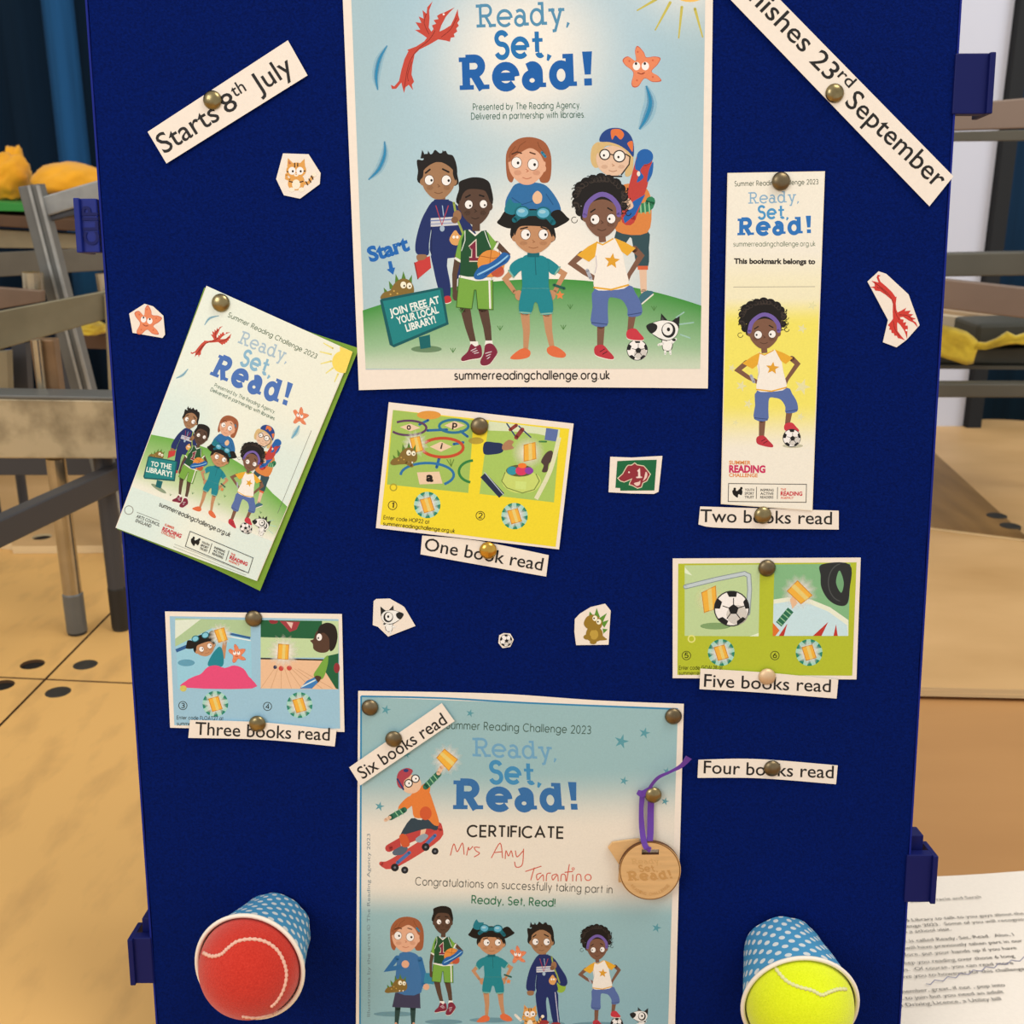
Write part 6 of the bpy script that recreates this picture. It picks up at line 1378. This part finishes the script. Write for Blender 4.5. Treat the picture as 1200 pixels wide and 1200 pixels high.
pbox(MB(), [(1060, 364), (1143, 374), (1141, 404), (1060, 386)], 1.90, 1.88, .05).build('side_panel', mat('cream_board', '#c9b79a', .6), tb2, bevel=.001)
pbox(MB(), [(1060, 428), (1285, 430), (1285, 434), (1060, 432)], 1.76, 1.76, .32).build('shelf', DR, tb2)
for x, Y in ((1065, 2.0), (1275, 1.95)):
    g = D(x, 400, Y); MB().tube([(g.x, Y, zr + .0006), (g.x, Y, D(x, 385, Y).z)], .01, 12).build('leg', DR, tb2)
cs = empty('equipment_case', (D(1180, 430, 1.7).x, 1.7, D(1180, 430, 1.7).z), 'dark grey case with rounded corners and a yellow cloth strip across it', 'case')
pbox(MB(), [(1146, 380), (1285, 376), (1285, 404), (1144, 404)], 1.75, 1.75, .1).build('lid', mat('dark_grey_case', '#4a4a40', .6, noise=(8, .15)), cs, bevel=.006)
pbox(MB(), [(1080, 410), (1285, 406), (1285, 428), (1080, 426)], 1.77, 1.77, .1).build('case_body', MATS['dark_grey_case'], cs, bevel=.003)
def cloth_band(px, z, m, label, seed, Y):
    """flat crumpled cloth lying over an edge"""
    rr = random.Random(seed); v = []; f = []; n = len(px); k = 6
    for i, (x, ya, yb) in enumerate(px):
        for j in range(k + 1):
            y = ya + (yb - ya) * j / k; v.append(D(x, y, Y - .004 - .006 * abs(math.sin(i * 1.7 + j * 1.9)) + (.008 if j == 0 else 0)))
    W = k + 1; f = [(i * W + j, i * W + j + 1, (i + 1) * W + j + 1, (i + 1) * W + j) for i in range(n - 1) for j in range(k)]
    o = obj('draped_cloth', v, f, m, None, smooth=True); s = o.modifiers.new('t', 'SOLIDIFY'); s.thickness = .003; s.offset = 0; return tag(o, label, 'cloth')
cloth_band([(1060, 374, 412), (1080, 376, 414), (1095, 379, 416), (1108, 382, 420), (1120, 385, 424), (1132, 389, 428), (1140, 395, 426), (1145, 400, 412)], 0, YEL, 'bright yellow cloth hanging beside the dark case, next to the board', 1, 1.735)
cloth_band([(1143, 401, 409), (1155, 402, 410), (1168, 397, 407), (1180, 389, 404), (1190, 394, 403), (1200, 391, 404), (1225, 393, 406)], 0, YEL, 'thin olive-yellow cloth strip across the front of the dark case', 2, 1.735)

# ---- typed sheet lying on the deck
PT = [(1092, 1027), (1092, 1027)]
zp = .0012
def gp_(x, y): return G(x, y, zp)
c0 = gp_(1085, 1028); c1_ = gp_(1330, 1014); dX = (c1_ - c0).normalized(); dY = Vector((-dX.y, dX.x, 0)); W_ = .21; Hh = .297
org = gp_(945, 1036)
ts = empty('typed_page', org, 'white page of typed notes lying on the floor at the bottom right', 'paper sheet')
v = []; f = []
for j in range(13):
    for i in range(9):
        q = org + dX * (W_ * i / 8) - dY * (Hh * j / 12); v.append(Vector((q.x, q.y, zp + .0006 * math.sin(i * .9) * math.cos(j * .7) + .0006)))
nv = len(v); v += [q - Vector((0, 0, .0003)) for q in v]
for j in range(12):
    for i in range(8): a = j * 9 + i; f += [(a, a + 9, a + 10, a + 1), (a + nv, a + 1 + nv, a + 10 + nv, a + 9 + nv)]
obj('paper_sheet', v, f, PAPER, ts)
lines = [('Visit 12th July 2023 - Tracie and Sarah', 1058), ('I am from WB Library to talk to you guys about the', 1080.5), ('Reading Challenge 2023.  Some of you will recognise', 1086.5 + 1), ('been to us on a school visit.', 1094), ('The challenge is called Ready, Set, Read.  Also, I', 1105), ('some of you will have previously taken part in our', 1113), ('challenges before, put your hands up if you have', 1121), ('Basically to keep you reading over those 6 long', 1130.5), ('in the holidays.  Of course, you can read more', 1138.5), ('We would love you to however for this challenge', 1146.5), ('to read.', 1154), ('If you are a member, great, if not , pop into', 1164), ('up, it is FREE to join but you need an adult', 1172), ('to sign up - a Driving Licence, a Utility bill', 1180), ('minutes.', 1187), ('characters', 1199)]
tv = []; tf = []; txtm = mat('grey_typing', '#6a6660', .8)
for txt, y in lines:
    vv, ff, Wt = font_mesh(txt); y0 = gp_(1085, y); hgt = .0052 * 1.0; st_ = y0 + dX * (-.05)
    k = len(tv)
    for u, q in vv:
        pnt = st_ + dX * (u * hgt / .82) + dY * (q * hgt); tv.append(Vector((pnt.x, pnt.y, zp + .0016)))
    tf += [tuple(i + k for i in a) for a in ff]
def onpage(q):
    d_ = q - org; return 0.004 < d_.dot(dX) < W_ - .004
tf = [a for a in tf if all(onpage(tv[i]) for i in a)]
obj('typed_text', tv, tf, txtm, ts)
pen = [gp_(1085 + i * 5, 1155 - i * 1.3 + 2.2 * math.sin(i * 2.1)) + Vector((0, 0, .0016)) for i in range(26)]
mb = MB(); mb.tube(pen, .0003, 5); mb.build('pen_note', mat('pencil_grey', '#8c8ca6', .8), ts, False)
